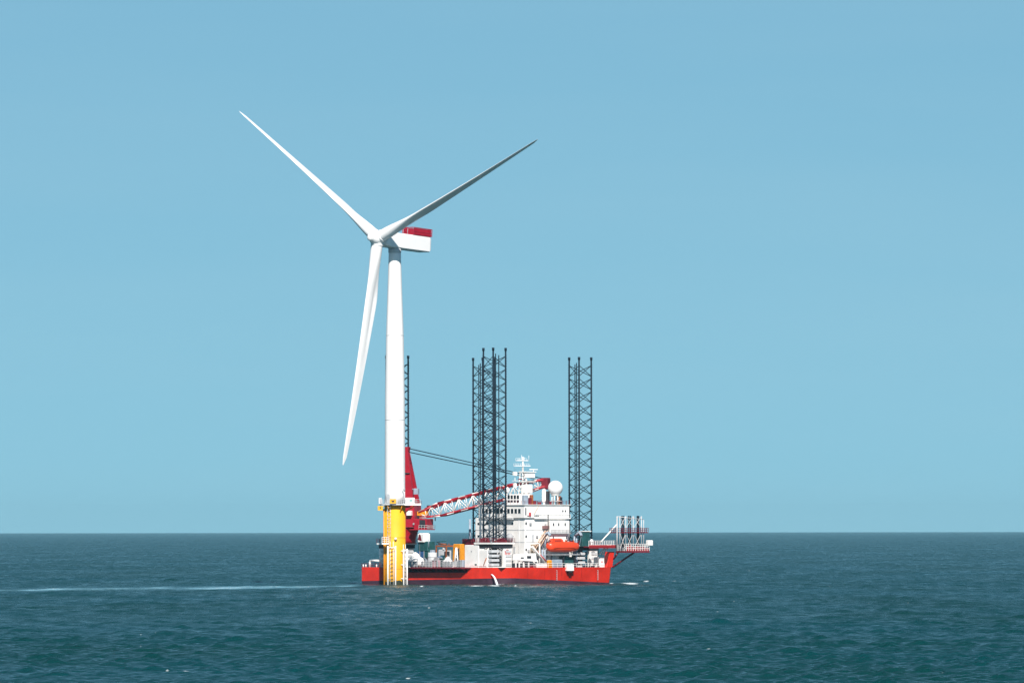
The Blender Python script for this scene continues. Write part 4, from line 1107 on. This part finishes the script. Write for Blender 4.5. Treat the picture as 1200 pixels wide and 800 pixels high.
ck = MB().loft([[(-1.0, ya - .5, hz2 - 1.3), (1.0, ya - .5, hz2 - 1.3), (1.0, yb4 + .4, hz2 - 1.3), (-1.0, yb4 + .4, hz2 - 1.3)], [(-.95, ya + .1, hz2 - .35), (.95, ya + .1, hz2 - .35), (.95, yb4, hz2 - .35), (-.95, yb4, hz2 - .35)], [(-.7, ya + .5, hz2), (.7, ya + .5, hz2), (.7, yb4 - .4, hz2), (-.7, yb4 - .4, hz2)]])
cko = ck.build('steering_cupola', ORANGE, lif)
MB().box(.955, .97, ya + .6, yb4 - .5, hz2 - .8, hz2 - .5).build('cupola_window', GLASS, cko)
MB().box(1.53, 1.6, -lL * .38, lL * .3, 1.15, 1.28).build('fender', paint('dull_orange', (.5, .05, .015), .5, .1), lif)
MB().bar((0, lL * .1, lbz1 - lbz0), (0, lL * .1, lbz1 - lbz0 + .45), .3, n=8).bar((0, lL * .33, lbz1 - lbz0 - .2), (0, lL * .33, lbz1 - lbz0 + .35), .2, n=8).build('hatch', BROWN, lif)

# ================================================================== DECK CARGO (stands loose on the aft deck)
def place(o, px, y, z=DK + .022):
    X, Y = wxy(lx(px, y), y); o.location = (X, Y, z); o.rotation_euler = (0, 0, SHIP_RZ); return o
S_ = 1 / 2.82       # metres along the ship per pixel
# green power pack over blue base
t = place(empty('power_pack'), 499.5, 6); tag(t, 'dark green machine with blue tanks on the aft deck beside the crane foot', 'machinery')
MB().bbox(-2.1, 2.1, -1.3, 1.3, 4.4, 7.0, .15).build('engine_cover', TEAL, t)
MB().bbox(-2.4, .2, -1.2, 1.2, 2.6, 4.38, .15).build('tank', BLUE, t)
MB().bbox(.3, 2.2, -1.2, 1.2, 2.6, 4.38, .15).build('tank', TEAL, t)
MB().box(-2.2, -1.9, -1.1, 1.1, 0, 2.6).box(1.8, 2.1, -1.1, 1.1, 0, 2.6).box(-.2, .2, -1.1, 1.1, 0, 2.6).build('frame', GREYM, t)
MB().bar((.6, -1.0, 7.0), (1.9, -1.0, 5.2), .1).bar((2.3, -1.1, 5.4), (2.3, -1.1, 7.6), .1).build('pipework', BLUEGREY, t)
t = place(empty('steel_drum'), 506.5, 3.5); tag(t, 'pale grey upright steel drum on deck between the green machine and the brown framed container', 'drum')
MB().lathe([(1.15, 0), (1.2, .1), (1.2, 3.9), (1.1, 4.0)], 28).build('drum_body', GREYW, t)
for z in (1.2, 2.6): MB().lathe([(1.195, z), (1.27, z + .05), (1.27, z + .15), (1.195, z + .2)], 28, cap=False).build('hoop', GREYM, t)
MB().bbox(-.5, .5, -.5, .5, 4.0, 4.7, .08).build('valve_box', BLUEGREY, t)
# framed container
t = place(empty('framed_container'), 521.5, 7); t.scale = (.72, .75, .86); tag(t, 'grey tank container in a rusty brown lifting frame on the aft deck', 'container')
MB().bbox(-2.3, 1.9, -1.5, 1.5, 1.7, 5.6, .2).build('tank', GREYW, t)
f = MB()
for x in (-3.0, 2.9):
    for y in (-1.8, 1.8): f.box(x - .22, x + .22, y - .2, y + .2, 0, 6.4)
for y in (-1.8, 1.8): f.box(-3.2, 3.1, y - .19, y + .19, 6.42, 6.9).box(-3.2, 3.1, y - .19, y + .19, 1.0, 1.4)
for x in (-3.0, 2.9): f.box(x - .2, x + .2, -1.6, 1.6, 6.43, 6.88)
f.bar((-2.6, -1.2, 7.4), (2.4, -1.2, 7.2), .22).bar((-2.4, 0, 6.9), (-2.4, 0, 7.6), .15).bar((2.2, 0, 6.9), (2.2, 0, 7.5), .15)
f.build('lifting_frame', BROWN, t)
MB().bar((-3.0, -1.6, 7.9), (2.7, -1.6, 8.3), .14).bar((-3.0, -1.6, 6.9), (-3.0, -1.6, 7.9), .1).bar((2.7, -1.6, 6.9), (2.7, -1.6, 8.3), .1).build('top_rail', TEAL, t)
MB().bbox(-.6, 1.7, -1.9, -1.52, 1.6, 3.8, .06).build('pump', TEAL, t)
MB().bbox(1.7, 3.2, -1.9, -.4, 3.6, 5.0, .1).build('gearbox', DARK, t)
MB().bbox(.6, 1.6, -1.75, -1.5, 5.6, 6.3, .06).build('sign_panel', WHITE, t)
# amber A-frame
t = place(empty('lifting_cradle'), 537.5, 5.5); t.scale = (.62, .62, .84); tag(t, 'amber steel cradle with a white A-shaped prop beside the white deck store', 'cradle')
f = MB()
for x in (-2.1, 2.1):
    f.loft([[(x - .55 + (.9 if x < 0 else -.9) * -.35, -1.2, 0), (x + .4, -1.2, 0), (x + .4, 1.2, 0), (x - .55, 1.2, 0)], [(x - .45, -1.2, 6.1), (x + .45, -1.2, 6.1), (x + .45, 1.2, 6.1), (x - .45, 1.2, 6.1)]])
f.bbox(-2.5, 2.5, -1.25, 1.25, 6.12, 7.5, .2)
f.build('cradle_frame', AMBER, t)
w = MB().bar((-1.35, -1.45, 0.1), (-.15, -1.45, 6.3), .33, n=6).bar((1.35, -1.45, .1), (.15, -1.45, 6.3), .33, n=6).box(-.55, .55, -1.6, -1.3, 3.0, 3.4)
w.build('prop', WHITE, t)
MB().box(-1.2, 1.2, -.9, -.8, .2, 4.6).build('backing_plate', DARK, t)
MB().bbox(1.6, 2.9, -2.2, -1.5, .0, 1.9, .1).build('foot_block', AMBER, t)
# white tent on the deck edge, crates, white stores beside the crane
t = place(empty('deck_tent'), 524.5, -.6, DK + .062); tag(t, 'small white pointed tent by the grey deck fence', 'tent')
MB().loft([[(-1.5, -.75, 0), (1.5, -.75, 0), (1.5, .75, 0), (-1.5, .75, 0)], [(-1.4, -.7, 1.4), (1.4, -.7, 1.4), (1.4, .7, 1.4), (-1.4, .7, 1.4)], [(-.15, -.1, 2.9), (.15, -.1, 2.9), (.15, .1, 2.9), (-.15, .1, 2.9)]]).build('canvas', WHITE_CLEAN, t)
MB().bar((0, 0, 2.85), (0, 0, 3.3), .06).build('pole', GREYM, t)
t = place(empty('cargo_bag'), 488, 1.0); tag(t, 'bulging white covered store heaped at the foot of the red crane', 'store')
def heap(cx, cy, rx, ry, hz, seed):
    random.seed(seed); rings = []
    for k in range(7):
        u = k / 6; f = math.cos(u * math.pi / 2) ** .5 if u < 1 else .08
        rings.append([(cx + rx * f * math.cos(a) * (1 + .12 * math.sin(3 * a + seed + k)), cy + ry * f * math.sin(a) * (1 + .1 * math.sin(2 * a + k)), .5 + hz * u) for a in [2 * math.pi * i / 16 for i in range(16)]])
    return MB().loft(rings, smooth=True)
heap(-.6, 0, 2.3, 1.6, 3.6, 1).build('cover', WHITE, t)
heap(1.9, -.3, 1.5, 1.2, 2.3, 2).build('cover', WHITE, t)
MB().bbox(-1.5, 2.0, -.9, .9, 0, .5, .05).build('pallet', BROWN, t)
cr_specs = [(490, .4, 1.6, 1.6, GREYM, 'dull grey crate on the deck edge beside the white covered store'), (511, 1.0, 2.0, 1.9, paint('pinkish', (.45, .28, .32), .6, .2), 'faded pink crate behind the deck fence under the grey drum'),
            (532, 1.0, 2.3, 1.7, GREYW, 'pale grey crate behind the fence below the amber cradle'), (517, 3.2, 2.4, 2.4, TEAL, 'dark green crate under the brown framed container'), (540.5, .6, 1.5, 2.0, BLUEGREY, 'blue grey crate at the fence end by the white deck store')]
for px, y, w, hh, mt, lab in cr_specs:
    t = place(empty('crate'), px, y); tag(t, lab, 'crate', 'crates along the deck fence')
    MB().bbox(-w / 2, w / 2, -.6, .6, .12, hh, .06).build('crate_body', mt, t)
    f = MB()
    for q in (-.5, 0, .5): f.box(q * w - .07, q * w + .07, -.66, -.6, .12, hh)
    f.box(-w / 2, w / 2, -.64, -.6, hh - .2, hh - .05)
    f.build('batten', DARK, t)
    for q in (-.5, .3): MB().box(-w / 2, w / 2, q, q + .2, 0, .12).build('skid', BROWN, t)
# reels, pipes and gas bottles between the bigger loads
def reel(px, y, r, mt, lab):
    t = place(empty('cable_reel'), px, y); tag(t, lab, 'cable reel', 'cable reels on the aft deck')
    Mx = Matrix.Rotation(R(90), 3, 'X')
    for q in (-.7, .6): MB().lathe([(r, 0), (r, .12)], 24, (0, q + .1, r), M=Mx).build('flange', mt, t)
    MB().lathe([(r * .72, -.6), (r * .72, .6)], 24, (0, 0, r), M=Mx).build('cable', DARK, t)
    for q in (-.5, .5): MB().box(-r * .8, r * .8, q - .1, q + .1, 0, .1).build('skid', BROWN, t)
reel(513.5, 2.4, 1.4, GREYM, 'cable reel with dull grey flanges in front of the brown framed container')
reel(494.5, 2.2, 1.3, BLUEGREY, 'cable reel with blue grey flanges below the dark green machine')
t = place(empty('pipe_rack'), 528.5, 2.6); tag(t, 'rack of pale grey pipes under the amber cradle on the aft deck', 'pipe rack')
for k in range(3):
    for j in range(3): MB().bar((-2.2 + .15 * j, -.5 + .45 * k, .4 + .48 * j), (2.0 - .2 * k, -.5 + .45 * k, .4 + .48 * j), .2, n=10).build('pipe', GREYW if (k + j) % 2 else GREYM, t)
for x in (-1.6, 1.5): MB().box(x - .08, x + .08, -.85, -.75, 0, 1.9).box(x - .08, x + .08, .7, .8, 0, 1.9).box(x - .08, x + .08, -.75, .7, 0, .17).build('rack_frame', DKRED, t)
t = place(empty('bottle_rack'), 515.5, 5.2); tag(t, 'rack of dark blue gas bottles between the steel drum and the brown framed container', 'gas bottles')
for k in range(4): MB().lathe([(.2, .1), (.2, 2.6), (.12, 2.85), (.06, 3.0)], 12, (-.75 + .5 * k, 0, 0)).build('bottle', BLUE, t)
MB().box(-1.05, 1.05, -.3, .3, 0, .1).box(-1.05, 1.05, .22, .3, 1.6, 1.75).box(-1.05, -.97, .22, .3, .1, 2.4).box(.97, 1.05, .22, .3, .1, 2.4).build('rack_frame', GREYM, t)
# stern: white pipe arch and white ventilator column
MB().tube([(lx(433.3, .8), .8, DK), (lx(433.3, .8), .8, zz(657.6, -54, 1, 433)), (lx(434.5, .8), .8, zz(656.6, -54, 1, 433)), (lx(443.5, .8), .8, zz(656.6, -54, 1, 433))], .3, 10).build('vent_pipe', WHITE, ship)
MB().bar((lx(446.8, 1.5), 1.5, DK), (lx(446.8, 1.5), 1.5, zz(642.2, -50, 1.5, 447)), .62, n=18).build('vent_column', WHITE, ship)
for px in (425.5, 428.5, 441):
    MB().bar((lx(px, .3), .3, DK), (lx(px, .3), .3, DK + .75), .18, n=8).build('bollard', WHITE, ship)

# ================================================================== water jet out of the hull side
jp = []
jx, jy0 = lx(575.2, 0), -.03
z0 = zz(672.8, jx, 0, 575)
jm = MB(); rings = []
for k in range(12):
    t = k / 11; yy = jy0 - 1.3 * t; xx = jx + 4.2 * t; z = z0 * (1 - t * t) + .05
    r = .1 + .24 * t
    ring = [(xx + r * math.cos(a) * (1 + .25 * math.sin(3 * a + k)), yy + .6 * r * math.sin(a), z + r * .8 * math.sin(a)) for a in [2 * math.pi * i / 10 for i in range(10)]]
    rings.append(ring)
jm.loft(rings, smooth=True)
jo = jm.build('water_jet', paint('foam_white', (.74, .77, .8), .8, .12, 2.0), None)
jo.location = SHIP; jo.rotation_euler = (0, 0, SHIP_RZ)
tag(jo, 'white jet of water pouring from the side of the red hull into the sea', 'water jet')

# ================================================================== haze over the sea
hz = MB().box(-40000, 40000, -60, 61000, -2.0, 175).build('haze', None)
hm_ = bpy.data.materials.new('sea_haze'); hm_.use_nodes = True
for nd_ in list(hm_.node_tree.nodes):
    if nd_.type == 'BSDF_PRINCIPLED': hm_.node_tree.nodes.remove(nd_)
pv = hm_.node_tree.nodes.new('ShaderNodeVolumePrincipled')
pv.inputs['Color'].default_value = (0.44, 0.84, 1.0, 1); pv.inputs['Density'].default_value = 1.1e-5; pv.inputs['Anisotropy'].default_value = 0.1
hm_.node_tree.links.new(pv.outputs[0], hm_.node_tree.nodes['Material Output'].inputs['Volume'])
hz.data.materials.clear(); hz.data.materials.append(hm_)
tag(hz, kind='stuff')
